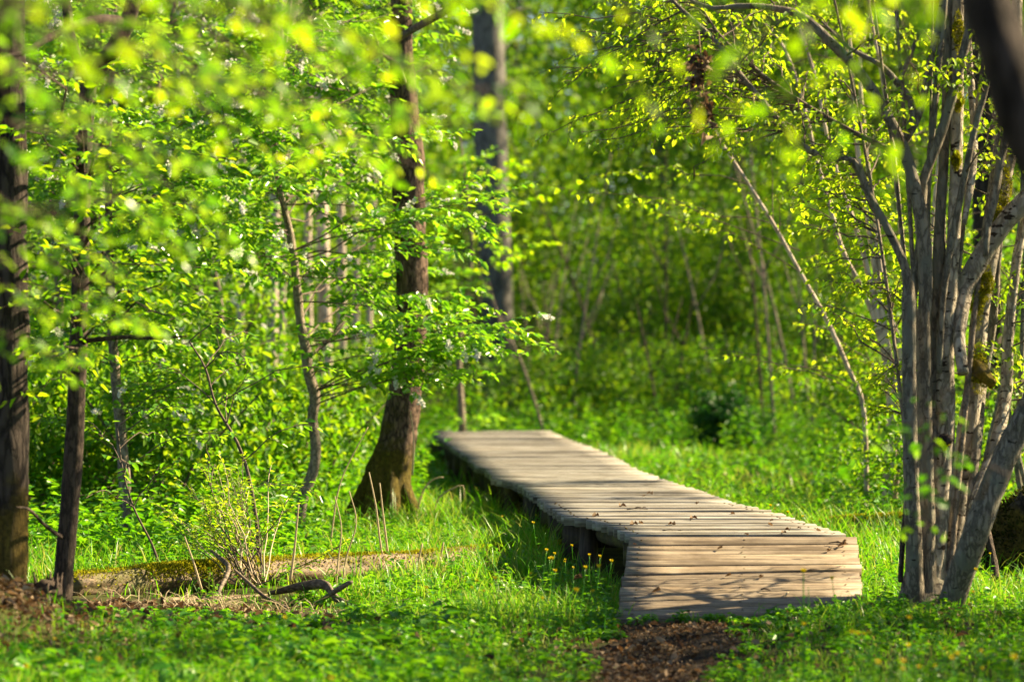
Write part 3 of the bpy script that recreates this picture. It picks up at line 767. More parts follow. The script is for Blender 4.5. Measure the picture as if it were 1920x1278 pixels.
# upper crown out of frame
rng = np.random.default_rng(63)
crown(hz, np.concatenate([s[-6:] for s in S]), above(rng, 12, 2.2, d + .4, 4.6, (1.5, 1.2, .9)), 64, 'hazel_leaf', 'bark_twig', .008, .045, 8, .25, 5, .2, name='upper_crown')

# second, paler hazel clump behind
def pole_clump(x, y, stems, label, seed, mat='bark_white', leaves=30, spread=.9, h=(1.0, 4.0), group='hazel shrubs behind the clump by the ramp'):
    rng = np.random.default_rng(seed)
    root = empty('hazel_shrub', (x, y, float(hgt(x, y))), label, 'shrub', group)
    allp = []
    for px in stems:
        pts = [P(a, b, y) for a, b, w_ in px]; rad = [w_ * .8 * y / F / 2 for a, b, w_ in px]
        g = np.array([x + (pts[0][0] - x) * .6, y + rng.normal(0, .1), -.1])
        pts = [g] + pts; rad = [rad[0] * 1.1] + rad
        sp, sr = smooth(pts, rad, .08)
        mb = MB(); mb.tube(sp, sr, 8, .06, 6, px[0][0] * .1); mb.build('stem', M[mat], root, True)
        allp.append(sp)
    base = np.concatenate(allp)
    W, L = MB(), Leaves()
    for i in range(leaves):
        b_ = base[rng.integers(len(base))]
        if b_[2] < h[0] * rng.random(): continue
        t = b_ + rng.normal(0, 1, 3) * np.array([spread, .5, .4]) * .6 + np.array([0, 0, .15])
        spray(rng, W, L, b_, t, .005, 6, .2, .05, 4, .2, .05, .5)
    W.build('twig', M['bark_twig'], root, True, kind='stuff')
    L.mesh(.62, .25, .18).build('crown', M['hazel_leaf'], root)
    return root
pc1 = pole_clump(2.62, 28.0, [
    [(1620, 775, 11), (1590, 690, 11), (1550, 600, 11), (1500, 510, 9), (1450, 420, 9), (1400, 340, 8), (1336, 240, 6), (1305, 165, 5), (1285, 60, 4), (1275, -60, 3)],
    [(1672, 800, 14), (1662, 690, 14), (1640, 600, 13), (1615, 540, 12), (1580, 470, 11), (1560, 400, 11), (1530, 295, 9), (1505, 190, 8), (1470, 90, 7), (1420, 30, 5)],
    [(1668, 760, 14), (1652, 630, 15), (1625, 500, 13), (1600, 415, 12), (1575, 340, 11), (1550, 250, 9), (1530, 150, 8), (1490, 20, 6)],
    [(1680, 760, 15), (1664, 650, 15), (1640, 500, 14), (1625, 400, 13), (1610, 300, 12), (1600, 180, 10), (1592, 60, 9), (1586, -60, 7)],
    [(1690, 700, 14), (1660, 560, 14), (1640, 420, 12), (1622, 260, 10), (1612, 120, 9), (1630, 20, 8)],
    [(1700, 640, 12), (1688, 420, 11), (1670, 250, 10), (1650, 120, 9), (1632, 30, 8), (1620, -80, 6)],
    [(1720, 760, 12), (1740, 520, 11), (1760, 300, 9), (1790, 60, 7)]],
    'hazel with thin pale leaning poles, just left of the mottled stems and further back', 71, leaves=70)
W, L = MB(), Leaves(); rng = np.random.default_rng(74)
for (a, b, c, e) in ((1500, 470, 1020, 345), (1450, 420, 1180, 380), (1400, 345, 1100, 330), (1500, 510, 1240, 400)):
    spray(rng, W, L, P(a, b, 28), P(c, e, 28.6), .005, 16, .16, .055, 3, .25, .04, .5)
W.build('branch', M['bark_twig'], pc1, True); L.mesh(.7, .2, .15).build('sunny_spray', M['hazel_leaf'], pc1, kind='stuff')
pole_clump(3.9, 25.5, [
    [(1890, 760, 12), (1900, 560, 12), (1915, 380, 10), (1930, 150, 8)],
    [(1850, 900, 10), (1870, 760, 10), (1895, 640, 9), (1915, 540, 8), (1940, 400, 6)],
    [(1910, 900, 14), (1915, 700, 13), (1925, 420, 11), (1940, 150, 8)]],
    'thin brown stemmed hazel half hidden at the right edge behind the mottled stems', 73, 'bark_hazel', 40)

# ------------------------------------------------------------------ leaning dark trunk near the camera, top right
ft = empty('leaning_tree', (1.75, 7.6, float(hgt(1.75, 7.6))), 'dark blurred trunk close to the camera, leaning across the top right corner', 'tree')
pp, rr = smooth([(1.80, 7.6, -.2), (1.62, 7.62, .6), (1.34, 7.7, 1.35), (1.075, 7.8, 1.80), (1.01, 7.82, 1.98), (.965, 7.85, 2.14), (.93, 7.9, 2.4), (.85, 8, 3.2), (.6, 8.2, 4.6)], [.085, .075, .066, .060, .058, .056, .055, .045, .02], .03)
mb = MB(); mb.tube(pp, rr, 20, .12, 6, 4); mb.build('trunk', M['bark_dark'], ft, True)
# over-hanging leafy boughs close to the camera
rng = np.random.default_rng(81)
bt = empty('beech_tree', (-1.9, 7.4, float(hgt(-1.9, 7.4))), 'beech near the camera whose blurred bright leaves hang across the top of the view', 'tree')
pp, rr = smooth([(-1.9, 7.4, -.2), (-1.86, 7.4, 1.0), (-1.84, 7.45, 2.2), (-1.8, 7.5, 3.6), (-1.7, 7.5, 5.0)], [.13, .11, .10, .08, .03], .06)
mb = MB(); mb.tube(pp, rr, 18, .1, 5, 3); mb.build('trunk', M['bark_grey'], bt, True)
tgs = [(60, 40, 6.6), (130, 60, 7), (200, 110, 7.2), (340, 110, 8.5), (480, 130, 8.2), (640, 120, 8.4), (700, 180, 9), (760, 130, 8), (820, 230, 9.4), (930, 120, 8.6), (980, 210, 8.8), (1040, 60, 8.2), (1140, 90, 8), (420, 240, 10.5), (520, 300, 11), (640, 350, 10.8), (830, 340, 11.5), (250, 20, 6.8), (860, 30, 8), (1230, 180, 8), (1250, 60, 8)]
W, L = MB(), Leaves()
for a in tgs:
    t = P(a[0], a[1], a[2] * 1.02); s0 = np.array([-1.84 + .02, 7.45, t[2] + rng.uniform(.25, .7)])
    ln = np.linalg.norm(t - s0)
    spray(rng, W, L, s0, t, .007, max(5, int(4.0 + 1.3 * ln)), .22, .046, 5, max(.2, 1 - 1.05 / ln), .05, .3)
Lg = Leaves()
for a in [(90, 180, 9.5), (60, 300, 10), (250, 170, 9), (190, 260, 10), (100, 420, 10.5), (240, 380, 10), (310, 300, 10.5), (200, 520, 11), (90, 600, 11), (280, 620, 11), (140, 690, 11), (390, 330, 10.5), (460, 210, 9.5), (340, 470, 11), (430, 450, 11.2), (560, 230, 10), (700, 300, 10.6), (800, 140, 8.6), (900, 240, 9.4), (1020, 200, 9), (600, 60, 8)]:
    t = P(*a); s0 = np.array([-1.82, 7.45, min(4.2, t[2] + rng.uniform(.15, .5))]); ln = np.linalg.norm(t - s0)
    spray(rng, W, Lg, s0, t, .006, max(6, int(4.5 + 1.2 * ln)), .22, .048, 6, max(.2, 1 - .8 / ln), .03, .3)
Lg.mesh(.62, .15, .1).build('shade_toned_crown', M['cherry_leaf'], bt)  # darker leaf colour than the main crown, standing in for shade
W.build('branchwork', M['bark_thin'], bt, True); L.mesh(.62, .15, .1).build('crown', M['beech_leaf'], bt)
rng = np.random.default_rng(82)
Llow = Leaves()
W, L = MB(), Leaves()
tgs = [(1290, 30, 7), (1350, 160, 7.4), (1330, 290, 8), (1400, 310, 8.2), (1480, 300, 8.4), (1560, 310, 8.6), (1620, 330, 8.8), (1440, 340, 8.4), (1650, 20, 7), (1730, 10, 6.8), (1500, 20, 7.4), (1290, 230, 8), (1660, 320, 8.2), (1720, 840, 12.4), (1740, 930, 12.2), (1700, 1000, 12.5), (1600, 870, 12.6)]
for a in tgs:
    t = P(*a); u_ = rng.uniform(0, 1)
    s0 = pp0 = np.array([.93, 7.9, 2.35 + .5 * u_]) if a[1] < 500 else np.array([1.55, 10.0 + rng.uniform(0, .3), t[2] + .25])
    ln = np.linalg.norm(t - s0)
    spray(rng, W, L if a[1] < 500 else Llow, s0, t, .007, max(4, int(3 + 1.2 * ln)), .17, .046, 4, max(.2, 1 - .6 / ln), .05, .3)
# low side limb that carries the lower twigs
lp, lr = smooth([(1.45, 7.68, 1.1), (1.55, 8.6, 1.35), (1.58, 9.6, 1.45), (1.58, 10.6, 1.3)], [.022, .018, .013, .006], .06)
V = MB(); V.tube(lp, lr, 8); V.build('limb', M['bark_thin'], ft, True); lp, lr = smooth([(1.55, 10.0, 1.40), (1.54, 10.2, 1.0), (1.52, 10.5, .7)], [.012, .01, .005], .06); W.tube(lp, lr, 8)
W.build('branchwork', M['bark_thin'], ft, True); L.mesh(.62, .15, .1).build('crown', M['beech_leaf'], ft); Llow.mesh(.62, .15, .1).build('low_leaf_spray', M['herb'], ft, kind='stuff')  # low spray's deeper green puts its shade into the leaf colour

# ------------------------------------------------------------------ fallen wood, stump, boulder
rng = np.random.default_rng(91)
def cen(px, py, d): return P(px, py, d)
lg = empty('fallen_log', P(420, 1130, 21) * np.array([1, 1, 0]), 'long rotting log with yellow green moss on its back, lying left of the ramp', 'log')
pp, rr = smooth([P(128, 1101, 20.2), P(220, 1095, 20.5), P(330, 1085, 20.9), P(450, 1076, 21.3), P(640, 1064, 22.1), P(760, 1058, 22.6), P(900, 1044, 23.2), P(1060, 1032, 23.9)], [.070, .075, .078, .077, .073, .067, .060, .052], .04)
mb = MB(); mb.tube(pp, rr, 26, .34, 7, 5)
lgt = mb.build('trunk', M['log_wood'], lg, True)
pp2, rr2 = smooth([P(190, 1134, 20.1), P(320, 1133, 20.4), P(440, 1128, 20.7), P(560, 1118, 21.1)], [.022, .036, .034, .02], .04)
mb = MB(); mb.tube(pp2, rr2, 14, .25, 5, 8); mb.build('split_slab', M['log_wood'], lg, True)
L = Leaves()
for i in range(len(pp)):
    u = i / len(pp)
    k = int(360 * (0.15 + np.clip(math.sin(u * 8 + .1), 0, 1)) * (1.0 if u < .8 else .6))
    if u < .12: k = 60
    a = rng.normal(0, .62, k) + (.35 if .2 < u < .42 else .05) * rng.random(k)
    if .15 < u < .5: k = k
    n_ = np.stack([.55 * np.sin(a), -.84 * np.sin(a), np.cos(a)], 1)
    L.add(pp[i] + n_ * rr[i] * rng.uniform(.96, 1.14, (k, 1)) + np.stack([rng.uniform(-.03, .03, k), 0 * a, 0 * a], 1), n_ + rng.normal(0, .5, (k, 3)), n_ + rng.normal(0, .5, (k, 3)), rng.uniform(.010, .022, k))
L.mesh(.5, .2, .1).build('moss', M['moss'], lgt, kind='stuff')

def stick(name, px, w, label, cat, mat='dead_wood', n=10, rough=.38, group=None, seed=0, d_off=0):
    pts = [P(a, b, d_) for a, b, d_ in px]
    sp, sr = smooth(pts, np.array(w) * px[0][2] / F / 2, .03)
    mb = MB(); mb.tube(sp, sr, n, rough, 9, seed)
    o = mb.build(name, M[mat], None, True)
    return tag(o, label, cat, group)
stick('dead_pole', [(132, 1141, 19.7), (220, 1142, 19.7), (330, 1145, 19.75), (430, 1148, 19.8)], [13, 15, 14, 10], 'thin straight barkless pole lying in front of the mossy log', 'pole', seed=2)
stick('dead_branch', [(505, 1112, 20.6), (560, 1100, 20.5), (605, 1094, 20.4), (618, 1104, 20.35), (632, 1122, 20.3), (670, 1136, 20.2), (740, 1141, 20.2)], [10, 17, 18, 14, 13, 11, 5], 'dark crooked driftwood branch in front of the mossy log', 'branch', seed=4)
stick('dead_branch', [(396, 1032, 20.9), (412, 1045, 20.8), (428, 1060, 20.7), (424, 1080, 20.6), (414, 1100, 20.5), (400, 1128, 20.4), (385, 1150, 20.3)], [5, 8, 10, 9, 8, 8, 4], 'grey forked branch leaning across the mossy log', 'branch', seed=6)
stick('dead_branch', [(440, 1068, 20.7), (470, 1095, 20.4), (500, 1120, 20.2), (560, 1148, 20.0)], [5, 7, 7, 4], 'bent pale grey branch under the twiggy bush', 'branch', seed=9)
stick('dead_branch', [(600, 1125, 20.4), (625, 1110, 20.3), (655, 1092, 20.2), (662, 1090, 20.2)], [8, 9, 8, 4], 'short black stick pointing up from the driftwood branch', 'branch', seed=12)
stick('dead_branch', [(215, 1205, 18.4), (240, 1188, 18.3), (262, 1172, 18.2)], [17, 19, 14], 'short blurred grey stick on the bare mound in front', 'branch', seed=14)
stick('dead_pole', [(1850, 990, 20.6), (1862, 1040, 20.5), (1868, 1090, 20.4)], [12, 13, 15], 'short dark stick standing against the dark mossy root mound', 'pole', 'bark_thin', seed=18)
st = empty('tree_stump', P(90, 1130, 17.75) * np.array([1, 1, 0]) + np.array([0, 0, .1]), 'low rotten splintered stump at the foot of the forked trunk', 'stump')
mb = MB()
pp, rr = smooth([P(88, 1175, 17.7), P(88, 1130, 17.7), P(90, 1098, 17.7), P(92, 1088, 17.7)], [.10, .075, .06, .04], .02); mb.tube(pp, rr, 16, .35, 9, 4)
for i in range(16):
    a = rng.uniform(0, 6.28); c = P(90, 1105, 17.7) + np.array([math.cos(a), math.sin(a), 0]) * .055
    mb.tube([c - (0, 0, .05), c + (0, 0, .02), c + (rng.normal(0, .012), 0, rng.uniform(.03, .085))], [.013, .011, .002], 5)
mb.build('splintered_wood', M['bark_thin'], st, True)

def lump(name, c, r, mat, label, cat, seed, mossm, n_moss=4000, ml=.03):
    root = empty(name, (c[0], c[1], 0), label, cat)
    k = 40; th = np.linspace(0, math.pi, k); ph = np.arange(2 * k) * math.pi / k
    T, Q = np.meshgrid(th, ph, indexing='ij')
    dirs = np.stack([np.sin(T) * np.cos(Q), np.sin(T) * np.sin(Q), np.cos(T)], -1).reshape(-1, 3)
    rad = np.array([1 + .28 * mnoise.noise(Vector(x * 1.6) + Vector((seed, 0, 0))) + .14 * mnoise.noise(Vector(x * 4.5)) + .06 * mnoise.noise(Vector(x * 11)) for x in dirs])
    v = np.asarray(c) + dirs * rad[:, None] * np.asarray(r)
    I = np.arange(k * 2 * k).reshape(k, 2 * k); J = np.roll(I, -1, 1)
    mb = MB(); mb.add(v, np.stack([I[:-1], I[1:], J[1:], J[:-1]], -1).reshape(-1, 4)); body = mb.build('body', M[mat], root, True)
    rg = np.random.default_rng(seed); ii = rg.integers(len(v), size=n_moss)
    L = Leaves(); nn = dirs[ii]
    L.add(v[ii] + rg.normal(0, .015, (n_moss, 3)), nn + rg.normal(0, .5, (n_moss, 3)), nn + rg.normal(0, .8, (n_moss, 3)), ml * rg.uniform(.5, 1.3, n_moss))
    L.mesh(.5, .2, .1).build('moss', M[mossm], body, kind='stuff')
    return root
lump('root_mound', (2.98, 21.6, .20), (.36, .30, .34), 'bark_dark', 'dark earthy root mound with brown moss, behind the hazel at the right edge', 'mound', 3, 'moss_dark', 7000)
lg2 = empty('mossy_log', P(1620, 1005, 25.6) * np.array([1, 1, 0]), 'short yellow mossy log in the grass right of the boardwalk', 'log')
pp, rr = smooth([P(1500, 1000, 25.8), P(1560, 990, 25.6), P(1620, 986, 25.5), P(1690, 982, 25.4), P(1760, 980, 25.3)], [.04, .062, .068, .062, .05], .04)
mb = MB(); mb.tube(pp, rr, 14, .2, 5, 2); lgt2 = mb.build('trunk', M['log_wood'], lg2, True)
L = Leaves()
for i in range(len(pp)):
    k = 150; a = rng.normal(0, .7, k); n_ = np.stack([0 * a, -np.sin(a), np.cos(a)], 1)
    L.add(pp[i] + n_ * rr[i] * rng.uniform(.94, 1.1, (k, 1)) + np.stack([rng.uniform(-.03, .03, k), 0 * a, 0 * a], 1), n_ + rng.normal(0, .4, (k, 3)), n_ + rng.normal(0, .8, (k, 3)), rng.uniform(.012, .024, k))
L.mesh(.5, .2, .1).build('moss', M['moss'], lgt2, kind='stuff')

# twiggy bush behind the log
d = 21.0
tb_ = empty('twiggy_bush', P(470, 1085, d) * np.array([1, 1, 0]), 'twiggy bush of bare pale and brown shoots rising behind the mossy log', 'bush')
W, L = MB(), Leaves()
Wp = MB()
for i in range(34):
    bx, by = rng.uniform(440, 500), rng.uniform(1070, 1100)
    a = rng.normal(-.30, .42); ln = rng.uniform(110, 230)
    tx, ty = bx + math.sin(a) * ln, by - math.cos(a) * ln
    p0, p1 = P(bx, by, d + rng.uniform(-.15, .15)), P(tx, ty, d + rng.uniform(-.4, .4))
    tgt = W if i % 3 else Wp
    spray(rng, tgt, L, p0, p1, .0045, 6, .15, .036, 8, .5, rng.uniform(-.03, .05), .2)
W.build('shoot', M['bark_twig'], tb_, True, kind='stuff'); Wp.build('pale_shoot', M['pale_stick'], tb_, True, kind='stuff')
L.mesh(.4, .1, .1).build('leaf_tuft', M['hazel_leaf'], tb_, kind='stuff')

def sapling(px, d, w, label, seed, lv=8, leaf='cherry_leaf', ll=.06):
    rg = np.random.default_rng(seed)
    pts = [P(a, b, d) for a, b in px]
    root = empty('sapling', (pts[0][0], d, float(hgt(pts[0][0], d))), label, 'sapling')
    sp, sr = smooth(pts, np.linspace(w, w * .35, len(pts)) * d / F / 2, .05)
    W, L = MB(), Leaves(); W.tube(sp, sr, 7, .1, 8, seed)
    for i in range(lv):
        b_ = sp[rg.integers(len(sp) // 3, len(sp))]
        spray(rg, W, L, b_, b_ + np.array([rg.normal(0, .3), rg.normal(0, .3), rg.uniform(.05, .3)]), .004, 4, .15, ll, 4, .3)
    W.build('stem', M['bark_twig'], root, True); L.mesh(.5).build('crown', M[leaf], root)
sapling([(485, 1060), (483, 1000), (468, 900), (445, 830), (405, 760), (385, 690), (355, 640)], 22.0, 9, 'thin dark arching sapling rising out of the twiggy bush', 95, 9)
sapling([(300, 1065), (285, 1020), (250, 950), (230, 880), (220, 800)], 21.6, 6, 'thin wiry sapling behind the left part of the mossy log', 96, 8)
sapling([(440, 1060), (425, 1000), (400, 930), (390, 880)], 23, 5, 'short wiry sapling behind the twiggy bush', 97, 5)
sapling([(552, 1090), (556, 1020), (562, 945)], 20.9, 9, 'short thin pole like sapling standing before the crooked bird cherry', 98, 0) if False else None

# dry stalks
def stalk(px, d, w, label):
    pts = [P(a, b, d) for a, b in px]
    sp, sr = smooth(pts, np.linspace(w, w * .45, len(pts)) * d / F / 2, .03)
    mb = MB(); mb.tube(sp, sr, 6, .1, 9)
    tag(mb.build('dry_stalk', M['straw'], None, True), label, 'stalk', 'dry stalks standing in the grass')
stalk([(378, 1105), (365, 1060), (346, 1005)], 20.4, 5, 'straight pale stalk leaning over the middle of the mossy log')
stalk([(544, 1088), (552, 1030), (560, 945)], 20.4, 6, 'tall straight pale stalk in front of the crooked cherry stem')
stalk([(628, 1130), (633, 1060), (640, 990), (628, 930)], 20.8, 4, 'pale stalk right of the driftwood branch')
stalk([(640, 1125), (648, 1050), (668, 980), (655, 920)], 20.9, 4, 'pale bent stalk before the mossy trunk foot, left one of the pair')
stalk([(722, 1075), (712, 1010), (705, 950), (692, 885)], 22.4, 5, 'pale stalk in front of the mossy trunk foot, left one of the two')
stalk([(732, 1075), (724, 1010), (718, 960), (712, 905)], 22.4, 5, 'pale stalk in front of the mossy trunk foot, right one of the two')
stalk([(775, 1000), (782, 960), (796, 915), (815, 897), (832, 894)], 27.2, 5, 'curved dry stalk bowing over just right of the mossy trunk foot')
stalk([(812, 960), (826, 930), (850, 915), (868, 910), (870, 935)], 27.0, 3.5, 'thin dry stalk arching towards the boardwalk')
stalk([(778, 1090), (785, 1050), (792, 1018)], 22.0, 5, 'short dry stalk by the right part of the mossy log')
stalk([(815, 1085), (826, 1045), (832, 1015)], 22.2, 5, 'short dry stalk nearer the boardwalk than the other short one')
stalk([(614, 1090), (622, 1000), (640, 900), (690, 800)], 24.0, 4, 'long thin stalk leaning right behind the mossy log')
stalk([(773, 890), (776, 830), (770, 770)], 26.8, 4, 'dry stalk standing close against the leaning brown trunk')

# dark round bush, hanging dead leaves
def bush_mesh(rng, h, r, n, ll, ncl=60, sig=.16, zpow=.7):
    c = targets_in(rng, ncl, (0, 0, h * .52), (r, r, h * .5))
    i = rng.integers(ncl, size=n)
    pos = c[i] + rng.normal(0, sig, (n, 3)) * np.array([1, 1, .7])
    pos[:, 2] = np.abs(pos[:, 2]) + .02
    L = Leaves()
    L.add(pos, rng.normal(0, 1, (n, 3)) + np.array([0, 0, -.25]), np.array([0, 0, .9]) + rng.normal(0, .55, (n, 3)), ll * rng.uniform(.6, 1.25, n))
    return L, c
rng = np.random.default_rng(101)
def bush(name, x, y, h, r, n, ll, mat, label, seed, group=None, nst=8, wood='bark_twig', cat='bush', sig=.16, ncl=60):
    rg = np.random.default_rng(seed)
    g = float(hgt(x, y))
    root = empty(name, (x, y, g), label, cat, group)
    L, c = bush_mesh(rg, h, r, n, ll, ncl, sig)
    L.a = [(p + np.array([x, y, g]), a, b, l_) for p, a, b, l_ in L.a]
    W = MB()
    for i in range(nst):
        t = c[rg.integers(len(c))]
        m_ = np.array([t[0] * .35, t[1] * .35, t[2] * .55])
        sp, sr = smooth([np.array([x, y, g - .1]) + rg.normal(0, .06, 3) * (1, 1, 0), np.array([x, y, g]) + m_, np.array([x, y, g]) + t + (0, 0, .15)], [.016, .012, .004], .2)
        W.tube(sp, sr, 5)
    W.build('branchwork', M[wood], root, True)
    L.mesh(.55, .2, .12).build('crown', M[mat], root)
    return root
bush('evergreen_bush', 2.45, 43.0, .75, .42, 3200, .06, 'dark_leaf', 'small round dark evergreen bush at the far edge of the sunny grass', 102, nst=6, sig=.07, ncl=50)
rng = np.random.default_rng(103)
for px, py, lab in ((1310, 128, 'upper clump of brown curled dead leaves hanging from the hazel twigs'), (1316, 206, 'lower clump of brown curled dead leaves hanging from the hazel twigs')):
    n = 60; L = Leaves(); c = P(px, py, 18.2)
    L.add(c + rng.normal(0, 1, (n, 3)) * (.028, .028, .045), rng.normal(0, 1, (n, 3)) + (0, 0, -.8), rng.normal(0, 1, (n, 3)), rng.uniform(.03, .06, n))
    mb = L.mesh(.6, .6, .4)
    mb.tube([c + (0, 0, .18), c + (.01, 0, .05), c], [.003, .003, .002], 4)
    tag(mb.build('dead_leaf_cluster', M['dead_leaf']), lab, 'leaf cluster', 'dead leaf clumps hanging from twigs')

# ------------------------------------------------------------------ wood behind: birches, far trunks, thickets
def place(proto, x, y, s, rz, label, first=[]):
    if proto.name in first:
        o = copy_tree(proto)
    else:
        first.append(proto.name); o = proto
    o.location = (x, y, float(hgt(x, y))); o.rotation_euler = (0, 0, rz); o.scale = (s, s, s)
    if label: o['label'] = label
    return o
def tree_proto(name, h, r0, mat, leafmat, n, ll, seed, zc, rc, group, wid=.55, sig=.3, ncl=60, lean=.3):
    rg = np.random.default_rng(seed)
    root = empty(name, (0, 0, 0), 'tree', 'tree', group)
    sp, sr = smooth([(0, 0, -.3), (0, 0, .5), (lean * .2, .05, h * .3), (lean * .5, -.05, h * .6), (lean, 0, h)], [r0 * 1.35, r0 * 1.05, r0 * .9, r0 * .65, .02], .3)
    mb = MB(); mb.tube(sp, sr, 14, .1, 2, seed); mb.build('trunk', M[mat], root, True)
    c = targets_in(rg, ncl, (lean * .5, 0, zc), rc)
    W = MB()
    for t in c[::2]:
        i = int(np.argmin(np.abs(sp[:, 2] - (t[2] - .6))))
        W.tube([sp[i], (sp[i] + t) / 2 + (0, 0, .15), t], [r0 * .22, r0 * .15, .008], 5, cap=False)
    W.build('branchwork', M[mat], root, True)
    i = rg.integers(ncl, size=n)
    L = Leaves()
    L.add(c[i] + rg.normal(0, sig, (n, 3)) * (1.2, 1.2, .55), rg.normal(0, 1, (n, 3)) + (0, 0, -.25), np.array([0, 0, 1.0]) + rg.normal(0, .5, (n, 3)), ll * rg.uniform(.6, 1.2, n))
    L.mesh(wid, .2, .12).build('crown', M[leafmat], root)
    return root
gb = 'pale birches in the sunlit thicket'
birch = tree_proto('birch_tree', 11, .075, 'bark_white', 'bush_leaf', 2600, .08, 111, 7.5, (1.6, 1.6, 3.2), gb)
for k, (px, w_, d, rz) in enumerate([(508, 22, 44, .2), (532, 13, 47, 1.2), (585, 16, 45, 2.2), (612, 26, 44.5, 3.1), (640, 18, 46, 4.0), (662, 14, 48, 5.0), (692, 12, 49, .7), (455, 14, 47, 1.7)]):
    place(birch, (px - 960) * d / F, d, w_ * d / F / .15, rz, 'pale sunlit birch trunk in the thicket behind the crooked bird cherry')
bt2 = empty('oak_tree', (-.2, 60, float(hgt(-.2, 60))), 'thick grey trunk standing in the thicket straight beyond the end of the boardwalk', 'tree')
sp, sr = smooth([P(946, 800, 60), P(938, 700, 60), P(934, 600, 60), P(926, 450, 60), P(920, 280, 60), P(916, 100, 60), P(915, -100, 60), P(915, -600, 60)], np.array([84, 64, 60, 60, 62, 60, 58, 30]) * 60 / F / 2, .15)
mb = MB(); mb.tube(sp, sr, 20, .08, 2, 3); mb.build('trunk', M['bark_grey'], bt2, True)
rng = np.random.default_rng(113)
crown(bt2, sp[sp[:, 2] > 5], above(rng, 40, -.4, 60, 8.5, (3, 3, 2)), 114, 'bush_leaf', 'bark_thin', .05, .12, 8, .5)
dt = empty('pine_tree', (4.15, 33.5, float(hgt(4.15, 33.5))), 'dark purplish trunk behind the mottled hazel stems', 'tree')
sp, sr = smooth([P(1862, 960, 33.5), P(1856, 800, 33.5), P(1850, 450, 33.5), P(1846, 100, 33.5), P(1840, -400, 33.5)], np.array([62, 54, 52, 48, 30]) * 33.5 / F / 2, .1)
mb = MB(); mb.tube(sp, sr, 18, .1, 4, 6); mb.build('trunk', M['bark_dark'], dt, True)
crown(dt, sp[sp[:, 2] > 3.6], above(rng, 24, 4.1, 33.5, 5.6, (1.6, 1.6, 1)), 115, 'bush_leaf', 'bark_thin', .03, .09)

# bright low sprays beyond the leaning trunk
yb = cherry(-.55, 40.0, 3.5, 10, 117, 'sapling with bright yellow green sprays catching the sun beside the far grey trunk', (.5, .5), pb=0, ll=.09)
W, L = MB(), Leaves(); rng = np.random.default_rng(118)
for px, py in ((960, 300), (985, 310), (1000, 345), (1010, 370), (1030, 455), (1000, 470), (960, 440), (940, 420), (900, 300), (880, 320), (915, 350), (980, 480), (940, 330)):
    s0 = np.array([-.55, 40, ZC - (py + 60 - HY) * 40 / F]); spray(rng, W, L, s0, P(px, py, 40 + rng.uniform(-.5, .5)), .008, 5, .25, .095, 5, .35, .05, .35)
W.build('branch', M['bark_twig'], yb, True); L.mesh(.6).build('sunny_spray', M['beech_leaf'], yb, kind='stuff')

gb = 'bushes of the thicket behind'
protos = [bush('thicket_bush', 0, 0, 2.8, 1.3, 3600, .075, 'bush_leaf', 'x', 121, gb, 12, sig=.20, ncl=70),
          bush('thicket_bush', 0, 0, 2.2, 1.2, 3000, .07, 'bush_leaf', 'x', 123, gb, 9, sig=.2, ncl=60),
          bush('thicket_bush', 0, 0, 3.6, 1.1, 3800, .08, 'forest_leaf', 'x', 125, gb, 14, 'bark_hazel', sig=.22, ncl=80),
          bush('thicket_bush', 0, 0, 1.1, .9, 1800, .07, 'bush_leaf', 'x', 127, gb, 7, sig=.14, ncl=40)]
rng = np.random.default_rng(131)
spots = []
for (x0, x1, y0, y1, n, kinds, lab) in [
        (.9, 7.5, 48, 55, 12, (1, 3, 3), 'leafy green thicket bush beyond the sunny grass right of the boardwalk'),
        (1.3, 9, 55, 68, 18, (0, 2, 2, 1), 'tall thicket bush deep in the wood right of the far grey trunk'),
        (-9, -2.0, 50, 68, 18, (0, 2, 2, 1), 'tall thicket bush deep in the wood left of the far grey trunk'),
        (-6.3, -4.3, 38, 46, 6, (0, 1, 3), 'leafy bush in the thicket behind the bird cherries'),
        (-2.4, -1.1, 44, 48, 3, (3,), 'low leafy bush left of where the boardwalk ends'),
        (.1, 1.4, 47, 52, 4, (3,), 'low leafy bush right behind the end of the boardwalk'),
        (3.6, 6.5, 30, 42, 9, (0, 1, 3, 3), 'leafy bush behind the pale leaning poles on the right'),
        (-3.6, -1.45, 28.5, 31, 6, (3,), 'low leafy bush under the bird cherries between the forked trunk and the leaning trunk'),
        (-4.9, -2.6, 32.5, 37, 6, (1, 3), 'bush in the sunlit thicket behind the mossy log and bird cherries'),
        (-4.2, -2.4, 27, 30, 4, (3,), 'low leafy bush behind the two dark trunks on the left')]:
    for i in range(n):
        u = (i + .5 + rng.uniform(-.35, .35)) / n
        x, y = x0 + (x1 - x0) * u, rng.uniform(y0, y1)
        place(protos[kinds[rng.integers(len(kinds))]], x, y, rng.uniform(.8, 1.2), rng.uniform(0, 6.28), lab)
for x, y, sc_, lab in ((2.95, 26.6, .7, 'low leafy bush at the foot of the pale leaning poles, nearest of the three there'), (3.3, 27.6, .9, 'low leafy bush at the foot of the pale leaning poles, rightmost of the three there'), (2.85, 29.3, .62, 'low leafy bush at the foot of the pale leaning poles, leftmost of the three there')):
    place(protos[3], x, y, sc_, x * 3, lab)
for i, x in enumerate(np.linspace(-4.5, 4.5, 8)):
    place(protos[2], x, 72 + (i % 3) * 3, 1.7, i, 'big dim bush far back in the wood, seen through gaps beyond the grey trunk')
rng = np.random.default_rng(139)
